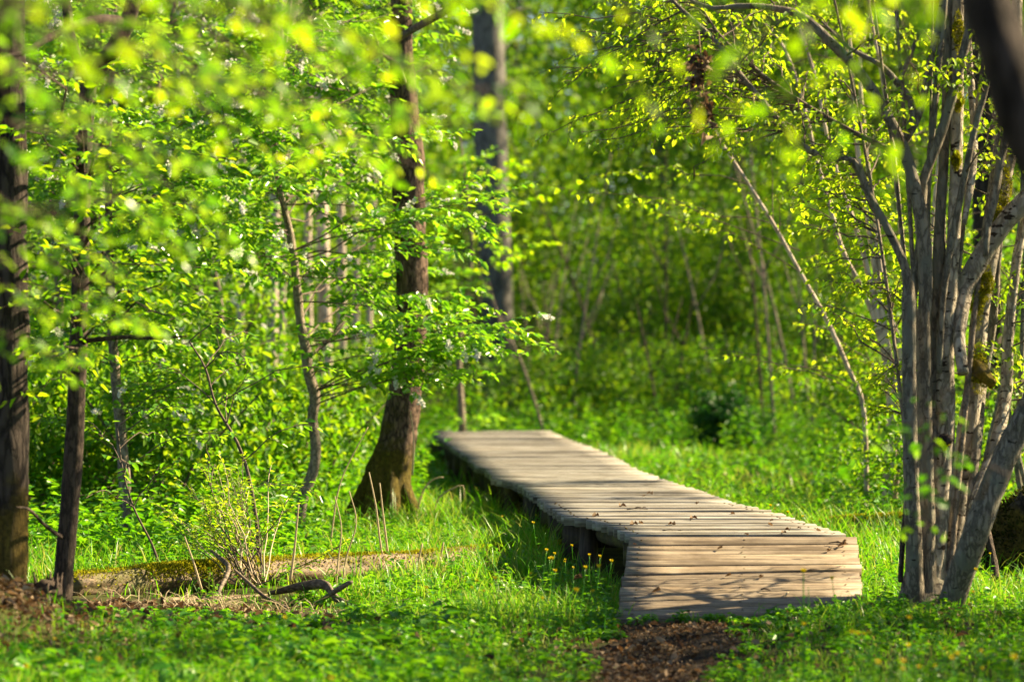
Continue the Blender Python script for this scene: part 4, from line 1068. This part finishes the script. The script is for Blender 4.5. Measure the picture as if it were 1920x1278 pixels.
for i in range(20):
    px, d = rng.uniform(980, 1640), rng.uniform(43, 56); x = (px - 960) * d / F; ln = rng.uniform(1.8, 4.6); a = rng.normal(.05, .24)
    g = float(hgt(x, d)); mb = MB()
    sp, sr = smooth([(x, d, g - .1), (x - ln * .4 * math.sin(a), d, g + ln * .45), (x - ln * math.sin(a), d + rng.normal(0, .2), g + ln * math.cos(a))], [.020, .016, .005], .2)
    mb.tube(sp, sr, 7, .1, 4, i)
    t_ = sp[len(sp) // 2]; mb.tube([t_, t_ + (.25 * (1 if i % 2 else -1), 0, .45), t_ + (.4 * (1 if i % 2 else -1), .1, 1.0)], [.012, .009, .003], 5)
    tag(mb.build('bare_sapling', M['bark_cherry' if i % 3 else 'bark_thin'], None, True), 'thin leafless brown sapling leaning in the thicket behind the sunny grass', 'sapling', 'bare saplings in the thicket')
gb = 'trees of the far wood'
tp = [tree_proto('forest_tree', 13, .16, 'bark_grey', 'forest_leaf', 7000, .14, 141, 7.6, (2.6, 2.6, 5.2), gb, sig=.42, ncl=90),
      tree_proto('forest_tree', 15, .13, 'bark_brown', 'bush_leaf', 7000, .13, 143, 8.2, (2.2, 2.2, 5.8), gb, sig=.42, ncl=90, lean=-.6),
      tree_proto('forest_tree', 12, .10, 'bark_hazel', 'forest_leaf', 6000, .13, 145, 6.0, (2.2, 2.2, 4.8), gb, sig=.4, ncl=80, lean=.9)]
for (x0, x1, y0, y1, n, lab) in [(2.4, 12, 62, 74, 9, 'tall leafy tree standing in the wood right of the far grey trunk'), (-12, -2.8, 62, 74, 9, 'tall leafy tree standing in the wood left of the far grey trunk'), (-15, 15, 80, 96, 14, 'tall tree in the last row of the wood, seen only in gaps')]:
    for i in range(n):
        u = (i + .5 + rng.uniform(-.4, .4)) / n
        place(tp[rng.integers(3)], x0 + (x1 - x0) * u, rng.uniform(y0, y1), rng.uniform(.8, 1.15), rng.uniform(0, 6.28), lab)
for x, y, s in ((9.6, 52.5, .95), (10.6, 56.5, 1.0), (10.2, 60.5, .9), (11.5, 48.5, .9)):  # extra trees added beyond the right edge to throw shade on the thicket
    place(tp[int(y) % 3], x, y, s, x, 'tall leafy tree added just outside the right edge to shade the thicket')
for x, y, s in ((6.0, 19.4, .5), (7.4, 17.4, .55)):  # unseen trees added to cast shade over the foreground
    place(tp[0], x, y, s, x, 'small leafy tree added outside the right edge to shade the near grass')
n = 170000; L = Leaves(); rng = np.random.default_rng(151)
c = np.stack([rng.uniform(-34, 34, 1500), rng.uniform(98, 125, 1500), rng.uniform(0, 1, 1500) ** .9 * 19], 1); i = rng.integers(1500, size=n)
L.add(c[i] + rng.normal(0, .9, (n, 3)), rng.normal(0, 1, (n, 3)), rng.normal(0, .6, (n, 3)) + (0, 0, 1), rng.uniform(.26, .46, n))
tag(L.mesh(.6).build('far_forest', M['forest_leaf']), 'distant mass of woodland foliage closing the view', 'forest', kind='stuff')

# ------------------------------------------------------------------ ground vegetation (uncountable)
def on_walk(x, y, m=.0):
    y0 = np.clip(y, 20, 40)
    t = np.array([deck_edges(q) for q in np.arange(20, 40.01, .1)])
    k = ((y0 - 20) / .1).astype(int).clip(0, len(t) - 1)
    xl, xr = t[k, 0], t[k, 1]
    dk = (y > 20) & (y < 42.2) & (x > xl - m) & (x < xr + m)
    u = np.clip((y - 18.5) / 1.5, 0, 1)
    rp = (y > 18.36 + np.clip((x - .5) / 1.2, 0, 1) * .3) & (y <= 20) & (x > .508 + .10 * u - m) & (x < 1.715 + .08 * u + m)
    return dk | rp
def on_path(x, y, m=0.0):
    l, r = path_edges(y)
    e_ = .10 * (vnoise(x, y, 9.0, 1) + vnoise(x, y, 23.0, 3) - .55)
    return (y < 18.36) & (x > l - m + e_) & (x < r + m - e_)
def mound(x, y):
    yl = np.interp(x, [-2.4, -2.33, -1.5, -.98, -.2], [20.1, 20.2, 21.3, 22.1, 23.2])
    t = yl - y
    strip = (t > -.12) & (x > -2.6) & (x < -.95 + .1 * np.sin(y * 9)) & (t < np.interp(x, [-2.5, -1.7, -1.2, -.9], [.95, 1.6, 1.5, .9]))
    strip2 = .9 * ((t > -.1) & (t < .8) & (x >= -1.0) & (x < .2))
    return np.maximum(np.maximum(mound0(x, y), strip * .93), strip2)
def mound0(x, y):
    return 1.1 * np.exp(-((x + 2.2) / .6) ** 2 - ((y - 16.8) / 1.5) ** 2) + 1.15 * np.exp(-((x + 1.75) / .95) ** 4 - ((y - 19.75) / .62) ** 4)
def scatter(rng, n, y0, y1, x0=None, x1=None, dens=None):
    y = y0 + (y1 - y0) * rng.random(n) if dens is None else np.interp(rng.random(n), *dens)
    h = .1333 * y * 1.0 + .6
    a = -h if x0 is None else np.maximum(-h, x0); b = h if x1 is None else np.minimum(h, x1)
    x = a + (b - a) * rng.random(n)
    return x, y
def vnoise(x, y, f, s=0.0):
    return np.sin(x * f + 1.3 * np.sin(y * f * .7 + s)) * np.sin(y * f * .9 + 1.1 * np.sin(x * f * 1.3 + s * 2) + s) * .5 + .5
rng = np.random.default_rng(161)
def grass_mesh(n, y0, y1, hmin, hmax, w, seed, thin=None, x0=None, x1=None):
    rng = np.random.default_rng(seed)
    x, y = scatter(rng, n, y0, y1, x0, x1)
    # tufts
    k = n // 9; cx, cy_ = scatter(rng, k, y0, y1, x0, x1); i = rng.integers(k, size=n); m_ = rng.random(n) < .6
    x = np.where(m_, cx[i] + rng.normal(0, .035, n), x); y = np.where(m_, cy_[i] + rng.normal(0, .035, n), y)
    tuft_h = rng.uniform(.6, 1.3, k)
    keep = ~on_walk(x, y, -.05) & ~on_path(x, y, .02) & (rng.random(n) > mound(x, y) * .93) & (rng.random(n) < .35 + .9 * vnoise(x, y, 1.4, 2))
    if thin is not None: keep &= thin(x, y, rng)
    x, y, i, m_ = x[keep], y[keep], i[keep], m_[keep]; n = len(x)
    h = rng.uniform(hmin, hmax, n) * np.where(m_, tuft_h[i], .8) * (.55 + .75 * vnoise(x, y, .9, .5))
    pe = np.minimum(np.abs(x - path_edges(y)[0]), np.abs(x - path_edges(y)[1])); h *= np.where(y < 18.5, np.clip(.35 + pe * 1.6, .35, 1), 1)
    h *= np.where((y < 20.3) & (x < -.25), .60, np.where((y < 18.2) & (x < .3), .7, 1)); h *= np.where((y < 17.6) & (x > 0), .62, 1); h *= np.where((y < 19.4) & (x > .3), np.where(x > 1.75, .5, .7), 1)
    h *= np.where((x < -.8) & (y > 17.2) & (y < 20.6), .55, 1)
    a = rng.uniform(0, 6.283, n); ben = rng.uniform(.1, .75, n) * h
    dx, dy = np.cos(a) * ben, np.sin(a) * ben
    f = rng.uniform(0, 6.283, n); ww = w * rng.uniform(.6, 1.4, n); sx, sy = np.cos(f) * ww, np.sin(f) * ww
    z = hgt(x, y) - .01
    def pt(u, s):
        return np.stack([x + dx * u ** 2 + s * sx, y + dy * u ** 2 + s * sy, z + h * (u - .18 * u ** 3)], 1)
    v = np.stack([pt(0, -1), pt(0, 1), pt(.45, .85), pt(.45, -.85), pt(.78, .55), pt(.78, -.55), pt(1, 0)], 1).reshape(-1, 3)
    o = (np.arange(n) * 7)[:, None]
    mb = MB(); mb.add(v, np.concatenate([o + np.array([[0, 1, 2, 3]]), o + np.array([[3, 2, 4, 5]])]), o + np.array([[5, 4, 6]]))
    return mb
def left_shade(x, y, rng):                                   # ferny undergrowth takes over under the bird cherries
    return (x > -.9 + .1 * np.sin(y)) | (rng.random(len(x)) < .35) | (y < 21)
mb = grass_mesh(150000, 11.0, 20.5, .07, .26, .0027, 163)
m2 = grass_mesh(110000, 20.5, 30, .08, .27, .0034, 165, left_shade)
m3 = grass_mesh(60000, 30, 52, .08, .26, .006, 167, left_shade)
for q in (m2, m3):
    mb.q += [a + mb.n for a in q.q]; mb.t += [a + mb.n for a in q.t]; mb.v += q.v; mb.n += q.n
tag(mb.build('grass', M['grass']), 'fresh green grass on the forest floor', 'grass', kind='stuff')

def herbs(n, y0, y1, seed, hh, ll, cond=None, nl=7, x0=None, x1=None):
    rng = np.random.default_rng(seed); x, y = scatter(rng, n, y0, y1, x0, x1)
    keep = ~on_walk(x, y, .0) & ~on_path(x, y, .0) & (rng.random(n) > mound(x, y) * .95)
    if cond is not None: keep &= cond(x, y, rng)
    x, y = x[keep], y[keep]; n = len(x)
    h = rng.uniform(*hh, n)
    pe = np.minimum(np.abs(x - path_edges(y)[0]), np.abs(x - path_edges(y)[1])); h *= np.where(y < 18.5, np.clip(.4 + pe * 1.5, .4, 1), 1)
    h *= np.where((x < -.8) & (y > 17.2) & (y < 20.6), .45, 1)
    L = Leaves(); z = hgt(x, y)
    lean = rng.normal(0, .25, (n, 2))
    for j in range(nl):
        u = .35 + .65 * (j + 1) / nl
        a = rng.uniform(0, 6.283, n)
        hj = h * u
        p = np.stack([x + lean[:, 0] * hj, y + lean[:, 1] * hj, z + hj], 1)
        dr = np.stack([np.cos(a), np.sin(a), rng.normal(.12, .25, n)], 1)
        nr = np.array([0, 0, 1.0]) + rng.normal(0, .3, (n, 3))
        L.add(p, dr, nr, ll * rng.uniform(.6, 1.25, n) * (1.25 - .5 * u))
    return L
Lh = herbs(5200, 11, 20.2, 171, (.03, .13), .042)
L2 = herbs(5600, 20.2, 30, 172, (.04, .16), .048)
L3 = herbs(4500, 30, 50, 173, (.05, .2), .07)
L4 = herbs(1500, 17.9, 18.7, 174, (.03, .085), .034, None, 8, .35, 1.9)   # creeping green at the ramp's foot
L6 = herbs(420, 13.5, 19.0, 176, (.06, .16), .085, lambda x, y, r: (x < -.2) | (x > 2.5), 7)
L5 = herbs(2300, 14.2, 19.4, 175, (.03, .10), .045, lambda x, y, r: (x < -.3) & (r.random(len(x)) < .9), 8)
Lh.a += L2.a + L3.a + L4.a + L5.a + L6.a
Lh.mesh(.6, .2, .12).build('ground_cover', M['herb'])
tag(bpy.data.objects['ground_cover'], 'low broad leaved herbs among the grass', 'herbs', kind='stuff')
# small creeping plants hide the earth right under the ramp's lip
def left_zone(x, y, rng):
    return (x < -1.3 - .02 * (y - 23)) | ((x < -.75) & (y > 28.8))
Lu = herbs(3400, 22.3, 36, 181, (.12, .55), .085, left_zone, 11)
def right_zone(x, y, rng):
    return (x > 2.2 + (y - 26) * .06)
Lu.a += herbs(1500, 24.5, 40, 183, (.1, .45), .075, right_zone, 10).a
Lu.a += herbs(2600, 42, 52, 185, (.15, .6), .09, None, 9).a
tag(Lu.mesh(.45, .25, .12).build('undergrowth', M['herb']), 'knee high leafy undergrowth under the bird cherries', 'undergrowth', kind='stuff')
# leaf litter, straw and bark chips
rng = np.random.default_rng(191)
L = Leaves()
def litter(n, xc, yc, sx, sy, ll, dz=.0):
    x = rng.normal(xc, sx, n); y = rng.normal(yc, sy, n); k = ~on_walk(x, y, .0); x, y = x[k], y[k]; n = len(x)
    L.add(np.stack([x, y, hgt(x, y) + rng.uniform(.004, .03, n) + dz], 1), rng.normal(0, 1, (n, 3)) * (1, 1, .3), np.array([0, 0, 1.0]) + rng.normal(0, .45, (n, 3)), ll * rng.uniform(.4, 1.2, n))
litter(2000, -2.25, 16.9, .36, .8, .045)
litter(700, -1.75, 19.5, .45, .12, .045)
litter(520, -1.2, 17.6, .8, 1.0, .05, .03); litter(260, 1.9, 18.2, .5, .7, .045, .03); litter(130, .6, 17.2, .22, .7, .05, .008)
yy = rng.uniform(12, 18.4, 5200); l_, r_ = path_edges(yy); xx = l_ + (r_ - l_) * (.5 + .27 * rng.normal(0, 1, 5200))
L.add(np.stack([xx, yy, hgt(xx, yy) + .012 + rng.uniform(0, .01, 5200)], 1), rng.normal(0, 1, (5200, 3)) * (1, 1, .2), np.array([0, 0, 1.0]) + rng.normal(0, .4, (5200, 3)), .022 * rng.uniform(.3, 1.0, 5200) ** -.8 * .6)
tag(L.mesh(.6, .3, .25).build('leaf_litter', M['dead_leaf']), 'brown dead leaves and bark chips strewn on bare soil', 'leaf litter', kind='stuff')
mb = MB()
for i in range(130):
    x, y = rng.normal(-1.4, .4), rng.normal(19.5, .12); a = rng.uniform(0, 6.28); ln = rng.uniform(.05, .22)
    z = float(hgt(x, y)) + .02
    p = np.array([x, y, z]); e = p + np.array([math.cos(a) * ln, math.sin(a) * ln * .6, rng.uniform(-.01, .09)])
    mb.tube([p, (p + e) / 2 + (0, 0, .02), e], [.0025, .0022, .001], 3, cap=False)
tag(mb.build('dry_straw', M['straw']), 'bleached dry straw matted in front of the mossy log', 'straw', kind='stuff')

# ------------------------------------------------------------------ buttercups
def buttercup(seed, h=.30):
    rg = np.random.default_rng(seed)
    root = empty('buttercup', (0, 0, 0), 'x', 'flower')
    mb = MB(); top = np.array([.03, 0, h])
    sp, sr = smooth([(0, 0, -.02), (.006, .004, h * .4), (.02, .0, h * .75), top], [.0022, .002, .0016, .0014], .03)
    mb.tube(sp, sr, 5)
    br, r2 = smooth([sp[len(sp) // 2], sp[len(sp) // 2] + (-.03, .01, h * .18), sp[len(sp) // 2] + (-.04, .01, h * .32)], [.0016, .0014, .001], .02); mb.tube(br, r2, 5)
    mb.build('stem', M['herb'], root, True)
    L = Leaves(); n = 7; a = rg.uniform(0, 6.28, n)
    L.add(np.stack([0 * a + .01, 0 * a, h * np.linspace(.15, .75, n)], 1), np.stack([np.cos(a), np.sin(a), .35 + 0 * a], 1), np.array([[0, 0, 1.0]] * n), np.full(n, .035))
    L.mesh(.35, .2, .1).build('foliage', M['herb'], root)
    L = Leaves(); a = np.arange(5) * 6.283 / 5
    L.add(np.repeat(top[None], 5, 0), np.stack([np.cos(a), np.sin(a), .75 + 0 * a], 1), np.stack([-np.cos(a) * .6, -np.sin(a) * .6, 1 + 0 * a], 1), np.full(5, .0125))
    m_ = L.mesh(1.15, -.25, .08)
    m_.tube([top - (0, 0, .002), top + (0, 0, .006)], [.005, .003], 6)
    m_.build('flower', M['petal'], root)
    return root
bp_ = [buttercup(s) for s in (201, 203, 205)]
fl = []
A5 = [(604, 660), (645, 670), (690, 665), (720, 685), (730, 655), (750, 625), (865, 770), (800, 800), (770, 787), (790, 818), (840, 822), (930, 805), (970, 810), (915, 852), (965, 848), (870, 852), (1013, 828), (802, 865), (710, 875), (882, 938), (943, 940), (755, 968), (912, 710), (780, 818), (838, 830)]
for u_, v_ in A5: fl.append((u_ / 2 + 640, v_ / 2 + 638, 'yellow buttercup in the shady grass beside the left edge of the boardwalk', 'buttercups beside the boardwalk'))
for u_, v_ in [(575, 893), (598, 895), (465, 903), (508, 902), (490, 927), (535, 940), (320, 930)]: fl.append((u_ / 2 + 640, v_ / 2 + 638, 'yellow buttercup in the grass between the mossy log and the ramp', 'buttercups before the log'))
for u_, v_ in [(453, 867), (560, 893)]: fl.append((u_ / 2 + 1280, v_ / 2 + 638, 'tall blurred orange yellow buttercup standing before the ramp boards', 'buttercups before the ramp'))
for u_, v_ in [(455, 1065), (637, 1097), (657, 1100), (682, 1102), (733, 1208), (826, 1205), (825, 1232), (845, 1145), (886, 1225), (947, 1222), (980, 1155), (1010, 1192), (1120, 1165), (1125, 1230), (1243, 1190), (850, 1042), (700, 1095), (1030, 1175)]: fl.append((u_ / 2 + 1280, v_ / 2 + 638, 'blurred yellow buttercup in the foreground grass right of the dirt path', 'buttercups in the near grass'))
for u_, v_ in [(1153, 800), (1090, 945), (1100, 860)]: fl.append((u_ / 2 + 1280, v_ / 2 + 638, 'yellow buttercup in front of the dark root mound', 'buttercups by the root mound'))
for u_, v_ in [(715, 815), (720, 848), (735, 770)]: fl.append((u_ / 2 + 1280, v_ / 2 + 638, 'small yellow buttercup in the bright grass between ramp and hazel', 'buttercups between ramp and hazel'))
for u_, v_ in [(57, 485), (345, 632), (450, 660), (330, 620), (20, 470), (120, 520), (395, 645)]: fl.append((u_ / 2 + 1280, v_ / 2 + 638, 'distant yellow buttercup in the sunny grass right of the deck', 'buttercups in the sunny grass'))
for u_, v_ in [(598, 922), (1068, 1040), (760, 980), (600, 960)]: fl.append((u_ / 2, v_ / 2 + 638, 'yellow buttercup in front of the mossy log', 'buttercups by the log'))
for u_, v_ in [(215, 1225)]: fl.append((u_ / 2 + 1280, v_ / 2 + 638, 'blurred orange buttercup at the right margin of the dirt path', 'buttercups in the near grass'))
for u_, v_ in [(205, 1120), (1245, 1270), (370, 1200), (100, 1225)]: fl.append((u_ / 2, v_ / 2 + 638, 'blurred yellow buttercup in the near grass at lower left', 'buttercups at lower left'))
rng = np.random.default_rng(211)
used = set()
for i, (px, py, lab, grp) in enumerate(fl):
    h = rng.uniform(.2, .36)
    d = F * (ZC - h) / (py - HY)
    if 'before the ramp' in lab: d = 16.2 + i % 2 * .4
    if 'between ramp and hazel' in lab: h = .16; d = F * (ZC - h) / (py - HY)
    p = P(px, py, d); k = i % 3
    g = float(hgt(p[0], p[1])); s = (p[2] - g) / .30
    if k in used: o = copy_tree(bp_[k])
    else: o = bp_[k]; used.add(k)
    rz = rng.uniform(0, 6.28)
    o.location = (p[0] - .03 * s * math.cos(rz), p[1] - .03 * s * math.sin(rz), g); o.rotation_euler = (0, 0, rz); o.scale = (1.0 if s < 1.5 else 1.1,) * 2 + (s,)
    o.scale = (s, s, s)
    o['label'] = lab; o['group'] = grp

# ------------------------------------------------------------------ bits lying on the boards
def on_boards(px, py):
    if py < 1005:
        lo, hi = 20.0, 40.0
        for _ in range(40):
            m_ = (lo + hi) / 2
            if HY + F * (ZC - zdeck(m_)) / m_ > py: lo = m_
            else: hi = m_
        return P(px, py, lo) + (0, 0, .008)
    best = None
    for u in np.linspace(0, 1, 200):
        for t in (0, .25, .5, .75, 1):
            pass
        f = (px - 1165) / 450
        q = (tl + (bl - tl) * u) * (1 - f) + (tr + (br - tr) * u) * f
        yy_ = HY + F * (ZC - q[2]) / q[1]
        if best is None or abs(yy_ - py) < best[0]: best = (abs(yy_ - py), q)
    return best[1] + (0, 0, .012)
rng = np.random.default_rng(221)
def lying(name, px, py, mat, label, cat, length, rad, rz, forks=0, group=None):
    c = on_boards(px, py); mb = MB()
    dx = np.array([math.cos(rz), math.sin(rz), 0]) * length / 2
    slope = np.array([0, 1, .21]) if py > 1005 else np.array([0, 1, 0])
    f3 = lambda v_: np.array([v_[0], v_[1], v_[1] * slope[2]])
    k = np.array([c - f3(dx), c - f3(dx * .3) + (0, 0, .006), c + f3(dx * .4) + (0, 0, .004), c + f3(dx)])
    mb.tube(k, [rad * .7, rad, rad * .9, rad * .5], 6, .2, 30)
    for i in range(forks):
        b = k[1 + i % 2]; a = rz + (1 if i % 2 else -1) * rng.uniform(.5, 1)
        e = f3(np.array([math.cos(a), math.sin(a), 0]) * length * .35)
        mb.tube([b, b + e * .5 + (0, 0, .008), b + e + (0, 0, .006)], [rad * .7, rad * .6, rad * .3], 5)
    tag(mb.build(name, M[mat], None, True), label, cat, group)
lying('twig', 1195, 957, 'bark_thin', 'forked dark twig lying on the grey deck boards', 'twig', .13, .004, .3, 3)
lying('twig', 1475, 1118, 'straw', 'short pale stick lying aslant on the ramp', 'twig', .07, .0045, 1.3)
lying('twig', 1435, 1110, 'bark_thin', 'short dark twig beside the pale stick on the ramp', 'twig', .05, .004, -.4)
lying('twig', 1520, 1074, 'bark_twig', 'thin bent brown twig near the middle right of the ramp', 'twig', .11, .0025, .5, 1)
lying('twig', 1575, 1022, 'bark_thin', 'dark twig on the top right corner of the ramp', 'twig', .10, .004, -.15, 1)
lying('twig', 1260, 997, 'bark_thin', 'thin straight dark twig near the front edge of the deck', 'twig', .10, .003, 0)
mb0 = None
bits = [(1440, 985), (1500, 992), (1470, 1000), (1530, 996), (1480, 995), (1450, 977), (1370, 965), (1190, 984), (1198, 982), (1090, 1087), (1370, 1082), (1430, 1085), (1300, 973), (1120, 968), (1210, 931), (1310, 945), (1585, 1018), (1592, 1024), (1260, 985), (1165, 950), (1560, 1036), (1395, 1006), (1220, 927), (1350, 1030), (1240, 1110), (1290, 1150), (1180, 1025)]
for i, (px, py) in enumerate(bits):
    c = on_boards(px, py)
    if mb0 is None:
        L = Leaves(); L.add(np.zeros((2, 3)) + np.array([[0, 0, 0], [.012, .004, .002]]), np.array([[1, .2, .1], [.3, 1, .2]]), np.array([[0, .2, 1], [.3, 0, 1.0]]), np.array([.045, .03]))
        mb0 = o = L.mesh(.6, .4, .35).build('dead_leaf', M['dead_leaf'])
    else:
        o = mb0.copy(); COL.objects.link(o)
    o.location = tuple(c); o.rotation_euler = (.2 if py > 1005 else 0, 0, rng.uniform(0, 6.28)); s = rng.uniform(.5, 1.2); o.scale = (s, s, s)
    tag(o, 'small dark curled dead leaf lying on the ramp boards' if py > 1005 else 'small dark curled dead leaf lying on the grey deck', 'dead leaf', 'dead leaves on the ramp' if py > 1005 else 'dead leaves on the deck')
